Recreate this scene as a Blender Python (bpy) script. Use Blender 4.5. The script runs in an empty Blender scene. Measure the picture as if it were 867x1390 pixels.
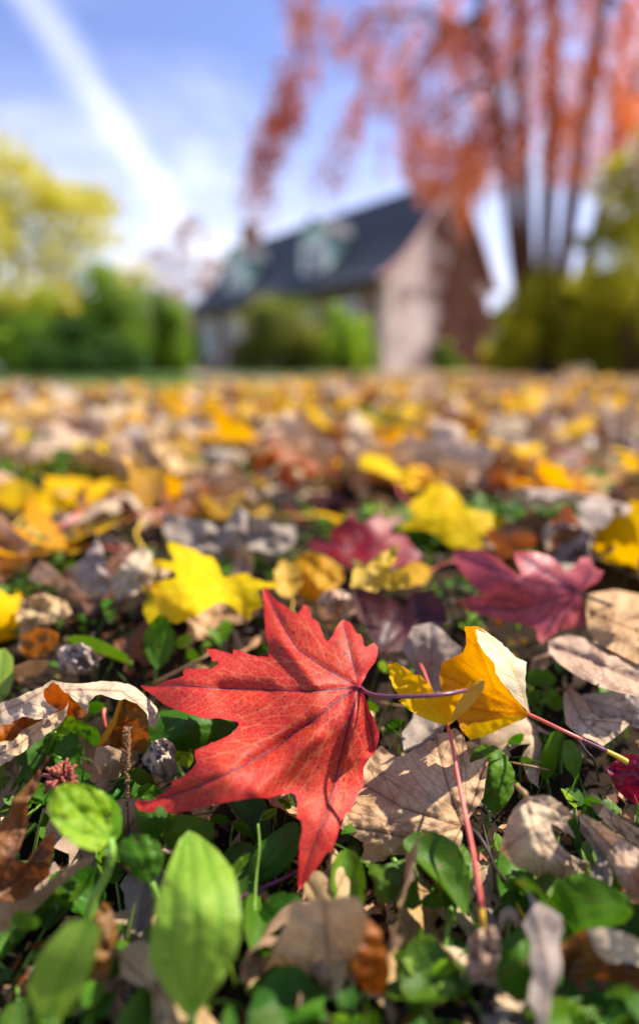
import bpy, math, random
import numpy as np
from mathutils import Vector, Matrix, noise as mnoise
from mathutils.geometry import delaunay_2d_cdt

# ------------------------------------------------------------------ camera, sky, sun, exposure
F = 700.0                      # focal length in photo pixels (867 x 1390 frame)
CX, CY = 433.5, 650.0
PITCH = math.atan(150.0 / F)
SP, CP = math.sin(PITCH), math.cos(PITCH)
H = 0.225                      # camera height (m)
S = bpy.context.scene
COL = S.collection
cd = bpy.data.cameras.new('camera')
cam = bpy.data.objects.new('camera', cd)
COL.objects.link(cam)
cam.location = (0, 0, H)
cam.rotation_euler = (math.pi / 2 - PITCH, 0, 0)
cd.sensor_fit = 'VERTICAL'
cd.sensor_height = 36.0
cd.sensor_width = 36.0
cd.lens = F / 1390 * 36.0
cd.shift_y = -45.0 / 1390.0
cd.clip_start = 0.01
cd.clip_end = 2000
cd.dof.use_dof = True
cd.dof.focus_distance = 0.247
cd.dof.aperture_fstop = 1.8
cd.dof.aperture_blades = 0
S.camera = cam

SUN_EL, SUN_AZ = math.radians(52), math.radians(66)     # azimuth to the right of +Y
W = bpy.data.worlds.new('World')
S.world = W
W.use_nodes = True
wt = W.node_tree
wt.nodes.clear()


def N(t, kind, **kw):
    n = t.nodes.new(kind)
    for k, v in kw.items():
        if k == 'ins':
            for i, val in v.items():
                n.inputs[i].default_value = val
        else:
            setattr(n, k, v)
    return n


def pdir(px, py):
    return Vector(((px - CX) / F, CP - (py - CY) / F * SP * 1.0, -SP - (py - CY) / F * CP))


def wmath(op, a=None, b=None, **kw):
    n = N(wt, 'ShaderNodeMath', operation=op, **kw)
    for i, v in enumerate((a, b)):
        if v is None:
            continue
        if isinstance(v, (int, float)):
            n.inputs[i].default_value = v
        else:
            wt.links.new(v, n.inputs[i])
    return n.outputs[0]


sky = N(wt, 'ShaderNodeTexSky', sky_type='NISHITA', sun_disc=False, sun_elevation=SUN_EL,
        sun_rotation=SUN_AZ, air_density=1.0, dust_density=0.6, ozone_density=3.5)
tc = N(wt, 'ShaderNodeTexCoord')
nrm = N(wt, 'ShaderNodeVectorMath', operation='NORMALIZE')
wt.links.new(tc.outputs['Generated'], nrm.inputs[0])
# the contrail: a broad soft band along a great circle
dA, dB = pdir(45, 5).normalized(), pdir(235, 285).normalized()
nn = dA.cross(dB).normalized()
mid = (dA + dB).normalized()
dt = N(wt, 'ShaderNodeVectorMath', operation='DOT_PRODUCT', ins={1: nn})
wt.links.new(nrm.outputs[0], dt.inputs[0])
nz0 = N(wt, 'ShaderNodeTexNoise', ins={'Scale': 9.0, 'Detail': 5.0, 'Roughness': 0.65})
wt.links.new(nrm.outputs[0], nz0.inputs['Vector'])
wob = wmath('MULTIPLY', wmath('SUBTRACT', nz0.outputs[0], 0.5), 0.045)
ab = wmath('ABSOLUTE', wmath('ADD', dt.outputs['Value'], wob))
mr = N(wt, 'ShaderNodeMapRange', interpolation_type='SMOOTHSTEP', ins={1: 0.042, 2: 0.0, 3: 0.0, 4: 0.42})
wt.links.new(ab, mr.inputs[0])
dm = N(wt, 'ShaderNodeVectorMath', operation='DOT_PRODUCT', ins={1: mid})
wt.links.new(nrm.outputs[0], dm.inputs[0])
mr2 = N(wt, 'ShaderNodeMapRange', interpolation_type='SMOOTHSTEP', ins={1: 0.80, 2: 0.95, 3: 0.0, 4: 1.0})
wt.links.new(dm.outputs['Value'], mr2.inputs[0])
trail = wmath('MULTIPLY', mr.outputs[0], mr2.outputs[0])
# thin veil clouds, thicker toward the horizon
mp = N(wt, 'ShaderNodeMapping', ins={'Scale': (1.2, 1.2, 3.2)})
wt.links.new(nrm.outputs[0], mp.inputs[0])
nz = N(wt, 'ShaderNodeTexNoise', ins={'Scale': 2.4, 'Detail': 5.0, 'Roughness': 0.55, 'Distortion': 0.4})
wt.links.new(mp.outputs[0], nz.inputs['Vector'])
sep = N(wt, 'ShaderNodeSeparateXYZ')
wt.links.new(nrm.outputs[0], sep.inputs[0])
hz = N(wt, 'ShaderNodeMapRange', interpolation_type='SMOOTHSTEP', ins={1: 0.52, 2: 0.04, 3: 0.0, 4: 0.66})
wt.links.new(sep.outputs['Z'], hz.inputs[0])
cl = N(wt, 'ShaderNodeMapRange', interpolation_type='SMOOTHSTEP', ins={1: 0.38, 2: 0.78, 3: 0.03, 4: 0.60})
wt.links.new(nz.outputs[0], cl.inputs[0])
cov = wmath('ADD', wmath('ADD', cl.outputs[0], hz.outputs[0]), trail, use_clamp=True)
zen = N(wt, 'ShaderNodeMapRange', interpolation_type='SMOOTHSTEP', ins={1: 0.78, 2: 0.55, 3: 0.0, 4: 1.0})
wt.links.new(sep.outputs['Z'], zen.inputs[0])
cov = wmath('MAXIMUM', wmath('MULTIPLY', cov, zen.outputs[0]), 0.06)
mx = N(wt, 'ShaderNodeMix', data_type='RGBA')
mx.inputs['B'].default_value = (9.8, 10.2, 12.0, 1)
tint = N(wt, 'ShaderNodeMix', data_type='RGBA', blend_type='MULTIPLY', ins={0: 1.0})
tint.inputs['B'].default_value = (1.32, 1.25, 1.68, 1)
wt.links.new(sky.outputs[0], tint.inputs['A'])
wt.links.new(cov, mx.inputs[0])
wt.links.new(tint.outputs['Result'], mx.inputs['A'])
bg = N(wt, 'ShaderNodeBackground', ins={1: 0.068})
wt.links.new(mx.outputs['Result'], bg.inputs[0])
wo = N(wt, 'ShaderNodeOutputWorld')
wt.links.new(bg.outputs[0], wo.inputs[0])

ld = bpy.data.lights.new('sun', 'SUN')
ld.energy = 5.0
ld.angle = math.radians(0.53)
ld.color = (1.0, 0.91, 0.77)
sun = bpy.data.objects.new('sun', ld)
COL.objects.link(sun)
SD = Vector((math.sin(SUN_AZ) * math.cos(SUN_EL), math.cos(SUN_AZ) * math.cos(SUN_EL), math.sin(SUN_EL)))
sun.rotation_euler = SD.to_track_quat('Z', 'Y').to_euler()
sun.location = SD * 30
S.view_settings.view_transform = 'Standard'
S.view_settings.look = 'None'
S.view_settings.exposure = 1.0
S.view_settings.gamma = 1.0
S.cycles.use_denoising = True
S.cycles.max_bounces = 8
S.cycles.transparent_max_bounces = 6
S.cycles.sample_clamp_indirect = 6.0
S.cycles.sample_clamp_direct = 12.0

random.seed(7)
rng = np.random.default_rng(7)


# ------------------------------------------------------------------ projection helpers
def drop(py):
    return SP + (py - CY) / F * CP


def ray(px, py):
    v = (py - CY) / F
    return np.array([(px - CX) / F, CP - v * SP, -SP - v * CP])


def Pd(px, py, d):
    r = ray(px, py)
    return Vector((r[0] * d, r[1] * d, H + r[2] * d))


def Ph(px, py, h):
    return Pd(px, py, (H - h) / drop(py))


def to_px(p):
    x, y, z = p[0], p[1], p[2] - H
    d = y * CP - z * SP
    u = y * SP + z * CP
    return CX + F * x / d, CY - F * u / d, d


def smooth(a, b, t):
    t = min(1, max(0, (t - a) / (b - a)))
    return t * t * (3 - 2 * t)


def ground_z(x, y):
    z = 0.048 * smooth(0.20, 0.40, y)
    if y < 8:
        k = 1 - smooth(5, 8, y)
        z += k * 0.010 * mnoise.noise(Vector((x * 6, y * 6, 3)))
        z += k * smooth(.6, 2, y) * 0.03 * mnoise.noise(Vector((x * 1.3, y * 1.3, 9)))
    return z


# ------------------------------------------------------------------ object helpers
def link(name, me, parent=None, label=None, cat=None, group=None, kind=None):
    o = bpy.data.objects.new(name, me)
    COL.objects.link(o)
    if parent is not None:
        o.parent = parent
    props(o, label, cat, group, kind)
    return o


def props(o, label=None, cat=None, group=None, kind=None):
    for k, v in (('label', label), ('category', cat), ('group', group), ('kind', kind)):
        if v:
            o[k] = v


def empty(name, loc, label, cat, group=None, rot=(0, 0, 0)):
    o = bpy.data.objects.new(name, None)
    COL.objects.link(o)
    o.location = loc
    o.rotation_euler = rot
    o.empty_display_size = 0.02
    props(o, label, cat, group)
    return o


def mesh(name, V, Fc, mats, uv=None, attrs=None, mi=None, smooth_=True):
    me = bpy.data.meshes.new(name)
    V = np.asarray(V, dtype=float)
    me.from_pydata(V.tolist(), [], [list(map(int, f)) for f in Fc])
    for m in (mats if isinstance(mats, (list, tuple)) else [mats]):
        me.materials.append(m)
    if uv is not None:
        L = np.zeros(len(me.loops), dtype=np.int32)
        me.loops.foreach_get('vertex_index', L)
        ul = me.uv_layers.new(name='UVMap')
        ul.data.foreach_set('uv', np.asarray(uv, dtype=np.float32)[L].ravel())
    for k, a in (attrs or {}).items():
        at = me.attributes.new(k, 'FLOAT', 'POINT')
        at.data.foreach_set('value', np.asarray(a, dtype=np.float32))
    if mi is not None:
        me.polygons.foreach_set('material_index', np.asarray(mi, dtype=np.int32))
    if smooth_:
        me.polygons.foreach_set('use_smooth', np.ones(len(me.polygons), dtype=bool))
    me.update()
    return me


class MB:
    def __init__(self):
        self.V, self.F = [], []

    def add(self, V, Fc):
        n = len(self.V)
        self.V += [tuple(v) for v in V]
        self.F += [tuple(i + n for i in f) for f in Fc]

    def box(self, lo, hi):
        x0, y0, z0 = lo
        x1, y1, z1 = hi
        self.add([(x0, y0, z0), (x1, y0, z0), (x1, y1, z0), (x0, y1, z0), (x0, y0, z1), (x1, y0, z1), (x1, y1, z1), (x0, y1, z1)],
                 [(0, 3, 2, 1), (4, 5, 6, 7), (0, 1, 5, 4), (1, 2, 6, 5), (2, 3, 7, 6), (3, 0, 4, 7)])

    def prism(self, poly, axis, a, b):          # polygon extruded along an axis
        n = len(poly)

        def mk(p, t):
            return {'x': (t, p[0], p[1]), 'y': (p[0], t, p[1]), 'z': (p[0], p[1], t)}[axis]
        V = [mk(p, a) for p in poly] + [mk(p, b) for p in poly]
        Fc = [tuple(range(n))[::-1], tuple(range(n, 2 * n))] + [(i, (i + 1) % n, n + (i + 1) % n, n + i) for i in range(n)]
        self.add(V, Fc)

    def tube(self, pts, rad, seg=8, cap=True):
        pts = [Vector(p) for p in pts]
        if not isinstance(rad, (list, tuple, np.ndarray)):
            rad = [rad] * len(pts)
        n0 = len(self.V)
        up = Vector((0, 0, 1))
        for i, p in enumerate(pts):
            t = (pts[min(i + 1, len(pts) - 1)] - pts[max(i - 1, 0)])
            t = t.normalized() if t.length > 1e-9 else Vector((0, 0, 1))
            a = t.cross(up if abs(t.z) < .95 else Vector((1, 0, 0))).normalized()
            b = t.cross(a)
            for k in range(seg):
                q = 2 * math.pi * k / seg
                self.V.append(tuple(p + (a * math.cos(q) + b * math.sin(q)) * rad[i]))
        for i in range(len(pts) - 1):
            for k in range(seg):
                k2 = (k + 1) % seg
                self.F.append((n0 + i * seg + k, n0 + i * seg + k2, n0 + (i + 1) * seg + k2, n0 + (i + 1) * seg + k))
        if cap:
            self.F.append(tuple(n0 + k for k in range(seg))[::-1])
            self.F.append(tuple(n0 + (len(pts) - 1) * seg + k for k in range(seg)))

    def obj(self, name, mat, parent=None, sm=False, **kw):
        return link(name, mesh(name, self.V, self.F, mat, smooth_=sm), parent, **kw)


def spline(pts, n):
    """Catmull-Rom through pts (tuples), n samples per span"""
    P = [np.array(p, dtype=float) for p in pts]
    P = [2 * P[0] - P[1]] + P + [2 * P[-1] - P[-2]]
    out = []
    for i in range(1, len(P) - 2):
        for k in range(n):
            t = k / n
            a, b, c, d = P[i - 1], P[i], P[i + 1], P[i + 2]
            out.append(.5 * ((2 * b) + (c - a) * t + (2 * a - 5 * b + 4 * c - d) * t * t + (3 * b - a - 3 * c + d) * t ** 3))
    out.append(P[-2])
    return out


# ------------------------------------------------------------------ materials
def srgb(r, g, b):
    f = lambda c: (c / 255 / 12.92) if c / 255 <= .04045 else ((c / 255 + .055) / 1.055) ** 2.4
    return (f(r), f(g), f(b), 1)


def new_mat(name):
    m = bpy.data.materials.new(name)
    m.use_nodes = True
    m.node_tree.nodes.clear()
    return m, m.node_tree


def mth(t, op, a, b=None, c=None, clamp=False):
    n = t.nodes.new('ShaderNodeMath')
    n.operation = op
    n.use_clamp = clamp
    for i, v in enumerate((a, b, c)):
        if v is None:
            continue
        if isinstance(v, (int, float)):
            n.inputs[i].default_value = v
        else:
            t.links.new(v, n.inputs[i])
    return n.outputs[0]


def mixc(t, f, a, b, bt='MIX'):
    n = t.nodes.new('ShaderNodeMix')
    n.data_type = 'RGBA'
    n.blend_type = bt
    for i, v in (('Factor', f), ('A', a), ('B', b)):
        s = n.inputs[0] if i == 'Factor' else n.inputs[i]
        if isinstance(v, (int, float)):
            s.default_value = v
        elif isinstance(v, tuple):
            s.default_value = v
        else:
            t.links.new(v, s)
    return n.outputs['Result']


def mrange(t, v, a, b, c=0.0, d=1.0):
    n = t.nodes.new('ShaderNodeMapRange')
    n.interpolation_type = 'SMOOTHSTEP'
    for i, q in enumerate((a, b, c, d)):
        n.inputs[i + 1].default_value = q
    t.links.new(v, n.inputs[0])
    return n.outputs[0]


def tnoise(t, vec, scale, detail=4, rough=.55, dist=0.0):
    n = N(t, 'ShaderNodeTexNoise', ins={'Scale': scale, 'Detail': detail, 'Roughness': rough, 'Distortion': dist})
    t.links.new(vec, n.inputs['Vector'])
    return n.outputs[0]


def leaf_mat(name, c1, c2, spot=None, spot_amt=.5, vein=None, vein_amt=.7, sec_amt=.45, tert=.25, trans=.32, tcol=None,
             rough=.5, spec=.35, edge=None, back=None, var=.22, vw=.00045, bump=.5, fine=1.0, sv=None, speck=None):
    m, t = new_mat(name)
    uv = N(t, 'ShaderNodeUVMap').outputs[0]
    oi = N(t, 'ShaderNodeObjectInfo')
    ra = N(t, 'ShaderNodeAttribute', attribute_name='rnd')
    rnd = mth(t, 'FRACT', mth(t, 'ADD', oi.outputs['Random'], ra.outputs['Fac']))
    off = N(t, 'ShaderNodeVectorMath', operation='ADD')
    t.links.new(uv, off.inputs[0])
    cmb = N(t, 'ShaderNodeCombineXYZ')
    t.links.new(mth(t, 'MULTIPLY', rnd, 7.0), cmb.inputs[0])
    t.links.new(mth(t, 'MULTIPLY', rnd, 3.0), cmb.inputs[2])
    t.links.new(cmb.outputs[0], off.inputs[1])
    vec = off.outputs[0]
    n1 = tnoise(t, vec, 45, 6, .65)
    n2 = tnoise(t, vec, 330, 5, .7)
    n3 = tnoise(t, vec, 1500, 3, .7)
    col = mixc(t, mrange(t, n1, .34, .66), c1, c2)
    if spot:
        sp = mrange(t, n2, .50, .68)
        sp2 = mrange(t, tnoise(t, vec, 85, 5, .7), .45, .68)
        col = mixc(t, mth(t, 'MULTIPLY', mth(t, 'ADD', mth(t, 'MULTIPLY', sp, .55), sp2, clamp=True), spot_amt), col, spot)
    # fine tertiary network
    vo = N(t, 'ShaderNodeTexVoronoi', feature='DISTANCE_TO_EDGE', ins={'Scale': 480.0 / fine})
    wv = N(t, 'ShaderNodeVectorMath', operation='ADD')
    nzv = N(t, 'ShaderNodeTexNoise', ins={'Scale': 300.0})
    t.links.new(vec, nzv.inputs['Vector'])
    sc = N(t, 'ShaderNodeVectorMath', operation='SCALE', ins={'Scale': .003})
    t.links.new(nzv.outputs['Color'], sc.inputs[0])
    t.links.new(vec, wv.inputs[0])
    t.links.new(sc.outputs[0], wv.inputs[1])
    t.links.new(wv.outputs[0], vo.inputs['Vector'])
    te = mrange(t, vo.outputs['Distance'], .11, .0)
    a1 = N(t, 'ShaderNodeAttribute', attribute_name='vd1').outputs['Fac']
    a2 = N(t, 'ShaderNodeAttribute', attribute_name='vd2').outputs['Fac']
    v1 = mrange(t, a1, vw * 1.6, vw * .5)
    v2 = mrange(t, a2, vw * .8, vw * .12)
    v1w = mrange(t, a1, vw * 7, 0)
    vc = vein or tuple(c * .5 for c in c1[:3]) + (1,)
    if speck:
        col = mixc(t, mrange(t, tnoise(t, vec, 210, 3, .5), .655, .69), col, speck)
    col = mixc(t, mth(t, 'MULTIPLY', te, tert), col, sv or vc)
    col = mixc(t, mth(t, 'MULTIPLY', v1w, .22 * vein_amt), col, vc)
    col = mixc(t, mth(t, 'MULTIPLY', v2, sec_amt), col, sv or vc)
    col = mixc(t, mth(t, 'MULTIPLY', v1, vein_amt), col, vc)
    if edge:
        ae = N(t, 'ShaderNodeAttribute', attribute_name='ed').outputs['Fac']
        em = mrange(t, mth(t, 'ADD', ae, mth(t, 'MULTIPLY', n1, -.006)), .001, -.0025)
        col = mixc(t, mth(t, 'MULTIPLY', em, .45), col, edge)
    hs = N(t, 'ShaderNodeHueSaturation')
    t.links.new(col, hs.inputs['Color'])
    t.links.new(mth(t, 'ADD', mth(t, 'MULTIPLY', rnd, 2 * var), 1 - var), hs.inputs['Value'])
    t.links.new(mth(t, 'ADD', mth(t, 'MULTIPLY', mth(t, 'FRACT', mth(t, 'MULTIPLY', rnd, 7.3)), .03), .485), hs.inputs['Hue'])
    t.links.new(mth(t, 'ADD', mth(t, 'MULTIPLY', mth(t, 'FRACT', mth(t, 'MULTIPLY', rnd, 3.7)), .2), 1.0), hs.inputs['Saturation'])
    col = hs.outputs[0]
    fine_ = mixc(t, mth(t, 'MULTIPLY', n3, .35), col, (0, 0, 0, 1))
    colf = mixc(t, .6, col, fine_)
    if back:
        geo = N(t, 'ShaderNodeNewGeometry')
        colf = mixc(t, mth(t, 'MULTIPLY', geo.outputs['Backfacing'], .8), colf, back)
    hgt = mth(t, 'ADD', mth(t, 'MULTIPLY', n2, .35), mth(t, 'ADD', mth(t, 'MULTIPLY', te, -.22), mth(t, 'ADD', mth(t, 'MULTIPLY', v1w, -.8), mth(t, 'MULTIPLY', v2, -.35))))
    bp = N(t, 'ShaderNodeBump', ins={'Strength': bump, 'Distance': .0007})
    t.links.new(hgt, bp.inputs['Height'])
    pr = N(t, 'ShaderNodeBsdfPrincipled', ins={'Roughness': rough, 'Specular IOR Level': spec})
    t.links.new(colf, pr.inputs['Base Color'])
    t.links.new(bp.outputs[0], pr.inputs['Normal'])
    t.links.new(mrange(t, n2, .2, .8, rough - .08, rough + .15), pr.inputs['Roughness'])
    tr = N(t, 'ShaderNodeBsdfTranslucent')
    t.links.new(mixc(t, 1.0, colf, tcol or (1, 1, 1, 1), 'MULTIPLY'), tr.inputs['Color'])
    t.links.new(bp.outputs[0], tr.inputs['Normal'])
    ms = N(t, 'ShaderNodeMixShader', ins={0: trans})
    t.links.new(pr.outputs[0], ms.inputs[1])
    t.links.new(tr.outputs[0], ms.inputs[2])
    out = N(t, 'ShaderNodeOutputMaterial')
    t.links.new(ms.outputs[0], out.inputs[0])
    return m


def plain_mat(name, c1, c2, scale=10, rough=.8, bump=.3, trans=0.0, coord='Object', dist=.02, spec=.3, c3=None, s3=2.0, stretch=(1, 1, 1)):
    m, t = new_mat(name)
    tcn = N(t, 'ShaderNodeTexCoord')
    mpn = N(t, 'ShaderNodeMapping', ins={'Scale': stretch})
    t.links.new(tcn.outputs[coord], mpn.inputs[0])
    vec = mpn.outputs[0]
    n = tnoise(t, vec, scale, 6, .65)
    col = mixc(t, mrange(t, n, .35, .65), c1, c2)
    if c3:
        col = mixc(t, mrange(t, tnoise(t, vec, s3, 4, .6), .5, .62), col, c3)
    pr = N(t, 'ShaderNodeBsdfPrincipled', ins={'Roughness': rough, 'Specular IOR Level': spec})
    t.links.new(col, pr.inputs['Base Color'])
    if bump:
        bp = N(t, 'ShaderNodeBump', ins={'Strength': bump, 'Distance': dist})
        t.links.new(n, bp.inputs['Height'])
        t.links.new(bp.outputs[0], pr.inputs['Normal'])
    out = N(t, 'ShaderNodeOutputMaterial')
    sh = pr.outputs[0]
    if trans:
        tr = N(t, 'ShaderNodeBsdfTranslucent')
        t.links.new(col, tr.inputs['Color'])
        ms = N(t, 'ShaderNodeMixShader', ins={0: trans})
        t.links.new(sh, ms.inputs[1])
        t.links.new(tr.outputs[0], ms.inputs[2])
        sh = ms.outputs[0]
    t.links.new(sh, out.inputs[0])
    return m


def foliage_mat(name, cols, trans=.45):
    """leaf faces of trees and bushes: colour varies from clump to clump through the 'rnd' attribute"""
    m, t = new_mat(name)
    ra = N(t, 'ShaderNodeAttribute', attribute_name='rnd')
    cr = N(t, 'ShaderNodeValToRGB')
    cr.color_ramp.elements[0].color = cols[0]
    cr.color_ramp.elements[1].color = cols[-1]
    for i, c in enumerate(cols[1:-1]):
        e = cr.color_ramp.elements.new((i + 1) / (len(cols) - 1))
        e.color = c
    t.links.new(ra.outputs['Fac'], cr.inputs[0])
    pr = N(t, 'ShaderNodeBsdfPrincipled', ins={'Roughness': .55, 'Specular IOR Level': .3})
    tr = N(t, 'ShaderNodeBsdfTranslucent')
    t.links.new(cr.outputs[0], pr.inputs['Base Color'])
    t.links.new(cr.outputs[0], tr.inputs['Color'])
    ms = N(t, 'ShaderNodeMixShader', ins={0: trans})
    t.links.new(pr.outputs[0], ms.inputs[1])
    t.links.new(tr.outputs[0], ms.inputs[2])
    out = N(t, 'ShaderNodeOutputMaterial')
    t.links.new(ms.outputs[0], out.inputs[0])
    return m


def C(r, g, b):
    return (r, g, b, 1)


M = {}
M['red'] = leaf_mat('red_leaf', C(.47, .080, .075), C(.50, .100, .075), C(.26, .05, .06), .16, C(.075, .016, .03), .9, .45, .38, .20, C(1.1, .85, .75), rough=.52, spec=.3, edge=C(.55, .085, .09), var=.0, sv=C(.62, .24, .14), speck=C(.16, .04, .04), vw=.00036, fine=1.1, bump=.28)
M['crimson'] = leaf_mat('crimson_leaf', C(.27, .004, .035), C(.36, .006, .03), C(.10, .005, .035), .45, C(.10, .004, .05), .7, .3, .1, .35, rough=.4, spec=.5, var=0)
M['rose'] = leaf_mat('rose_leaf', C(.48, .07, .085), C(.56, .12, .12), C(.18, .018, .04), .40, C(.12, .01, .04), .9, .5, .12, .22, rough=.42, spec=.5, edge=C(.55, .06, .05), var=0, vw=.0009)
M['maroon'] = leaf_mat('maroon_leaf', C(.055, .012, .014), C(.085, .014, .012), C(.02, .008, .012), .5, C(.02, .005, .005), .6, .3, .1, .25, rough=.4, spec=.5)
M['yellow'] = leaf_mat('yellow_leaf', C(.86, .58, .002), C(.88, .50, .002), C(.72, .34, .004), .25, C(.86, .64, .03), .6, .3, .12, .42, C(1, .9, .5), rough=.55, spec=.15, var=.06, bump=.3)
M['golden'] = leaf_mat('golden_leaf', C(.80, .46, .012), C(.80, .44, .012), C(.60, .30, .015), .04, C(.45, .20, .02), .6, .35, .15, .55, C(1.1, .95, .4), rough=.5, edge=C(.55, .26, .02), var=.1)
M['cream'] = leaf_mat('cream_leaf', C(.74, .52, .18), C(.70, .46, .10), C(.5, .3, .08), .3, C(.5, .35, .1), .5, .3, .15, .3, var=.1)
M['sunlitpale'] = leaf_mat('sunlit_pale_underside', C(.90, .84, .64), C(.88, .78, .50), C(.7, .5, .2), .2, C(.7, .5, .15), .5, .3, .12, .35, var=0)  # pale underside whitened further: its overexposed sunlight is put into the colour
M['tan'] = leaf_mat('tan_dry_leaf', C(.54, .36, .20), C(.66, .47, .28), C(.24, .14, .08), .5, C(.20, .10, .055), .75, .5, .25, .15, C(1.05, .85, .6), rough=.55, spec=.15, back=C(.36, .23, .14), var=.18)
M['buff'] = leaf_mat('buff_dry_leaf', C(.56, .42, .29), C(.64, .50, .36), C(.30, .20, .14), .40, C(.26, .15, .10), .7, .5, .25, .15, C(1.1, .8, .5), rough=.6, spec=.15, var=.14)
M['grey'] = leaf_mat('greyish_dry_leaf', C(.36, .29, .245), C(.48, .40, .34), C(.20, .15, .12), .5, C(.16, .11, .09), .6, .5, .25, .12, rough=.6, spec=.15, var=.2)
M['brown'] = leaf_mat('brown_dry_leaf', C(.24, .105, .045), C(.32, .15, .065), C(.10, .040, .02), .55, C(.10, .04, .02), .65, .45, .25, .34, C(1.3, .75, .4), rough=.45, spec=.5, var=.2)
M['rust'] = leaf_mat('rust_dry_leaf', C(.36, .13, .025), C(.46, .19, .03), C(.14, .045, .015), .5, C(.14, .05, .02), .6, .45, .2, .45, C(1.3, .8, .4), rough=.45, spec=.5, var=.15)
M['green'] = leaf_mat('plantain_leaf', C(.075, .17, .014), C(.11, .22, .02), C(.05, .12, .014), .4, C(.07, .18, .03), .7, .35, .15, .38, C(1.3, 1.3, .35), rough=.48, spec=.3, var=.22, vw=.0004, speck=C(.16, .12, .03))
M['lime'] = leaf_mat('sunlit_plantain_leaf', C(.26, .42, .06), C(.32, .48, .08), C(.17, .33, .04), .35, C(.13, .30, .03), .7, .35, .12, .42, C(1.2, 1.2, .4), rough=.48, spec=.3, var=.08, vw=.0005, speck=C(.16, .12, .03))  # lime green with the sun's glow partly put into the colour
M['deepgreen'] = leaf_mat('deep_green_leaf', C(.045, .125, .012), C(.065, .16, .016), C(.03, .085, .010), .4, C(.07, .17, .03), .6, .35, .15, .30, C(1.2, 1.3, .3), rough=.48, spec=.3, var=.2, speck=C(.16, .12, .03))  # darker plantain green: shade among low leaves is partly put into it
M['stemred'] = plain_mat('red_stem', C(.62, .10, .09), C(.70, .16, .10), 300, .4, .2, dist=.0003, spec=.5)
M['stempurple'] = plain_mat('purple_stem', C(.10, .03, .07), C(.16, .04, .08), 300, .35, .2, dist=.0003, spec=.6)
M['stemdark'] = plain_mat('dark_stem', C(.03, .02, .02), C(.055, .035, .03), 300, .5, .3, dist=.0003)
M['stemtan'] = plain_mat('straw_stem', C(.34, .22, .10), C(.26, .15, .07), 300, .6, .3, dist=.0003)
M['stemyellow'] = plain_mat('yellow_stem_tip', C(.72, .45, .04), C(.60, .40, .05), 300, .45, .2, dist=.0003)
M['stemgreen'] = plain_mat('green_stem', C(.20, .38, .05), C(.25, .45, .07), 200, .4, .1, trans=.2, dist=.0003, spec=.5)

# ------------------------------------------------------------------ leaf meshes
def inside(poly, pts):
    poly = np.asarray(poly)
    x, y = pts[:, 0], pts[:, 1]
    c = np.zeros(len(pts), dtype=bool)
    n = len(poly)
    j = n - 1
    for i in range(n):
        xi, yi, xj, yj = *poly[i], *poly[j]
        if yi != yj:
            c ^= ((yi > y) != (yj > y)) & (x < (xj - xi) * (y - yi) / (yj - yi) + xi)
        j = i
    return c


def segdist(pts, lines):
    d = np.full(len(pts), 1e9)
    for ln in lines:
        ln = np.asarray(ln, dtype=float)
        for a, b in zip(ln[:-1], ln[1:]):
            ab = b - a
            t = np.clip(((pts - a) @ ab) / max(ab @ ab, 1e-12), 0, 1)
            q = a + t[:, None] * ab
            d = np.minimum(d, np.hypot(*(pts - q).T))
    return d


def resample(line, step):
    line = np.asarray(line, dtype=float)
    out = [line[0]]
    for a, b in zip(line[:-1], line[1:]):
        L = np.hypot(*(b - a))
        k = max(1, int(round(L / step)))
        for i in range(1, k + 1):
            out.append(a + (b - a) * i / k)
    return np.array(out)


def secondaries(outline, veins, step, seed=0, ang=48):
    """side veins leaving each main vein on both sides, ended at the rim or the next main vein"""
    r = random.Random(seed)
    out = []
    diag = np.ptp(np.asarray(outline), axis=0).max()
    for vi, v in enumerate(veins):
        v = resample(v, diag * .01)
        L = len(v)
        k = int(step / (diag * .01))
        others = [o for j, o in enumerate(veins) if j != vi]
        for i in range(max(3, k), L - 2, max(2, k)):
            t = v[min(i + 2, L - 1)] - v[i - 2]
            t /= np.hypot(*t) + 1e-9
            for s in (-1, 1):
                a = math.radians(ang + r.uniform(-6, 6)) * s
                d = np.array([t[0] * math.cos(a) - t[1] * math.sin(a), t[0] * math.sin(a) + t[1] * math.cos(a)])
                p = v[i].copy()
                path = [p.copy()]
                for q in range(60):
                    p = p + d * diag * .012
                    d = d + t * .045
                    d /= np.hypot(*d)
                    if not inside(outline, p[None])[0]:
                        break
                    if others and segdist(p[None], others)[0] < diag * .012:
                        break
                    path.append(p.copy())
                if len(path) > 4:
                    out.append(np.array(path[:-1]))
    return out


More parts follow.
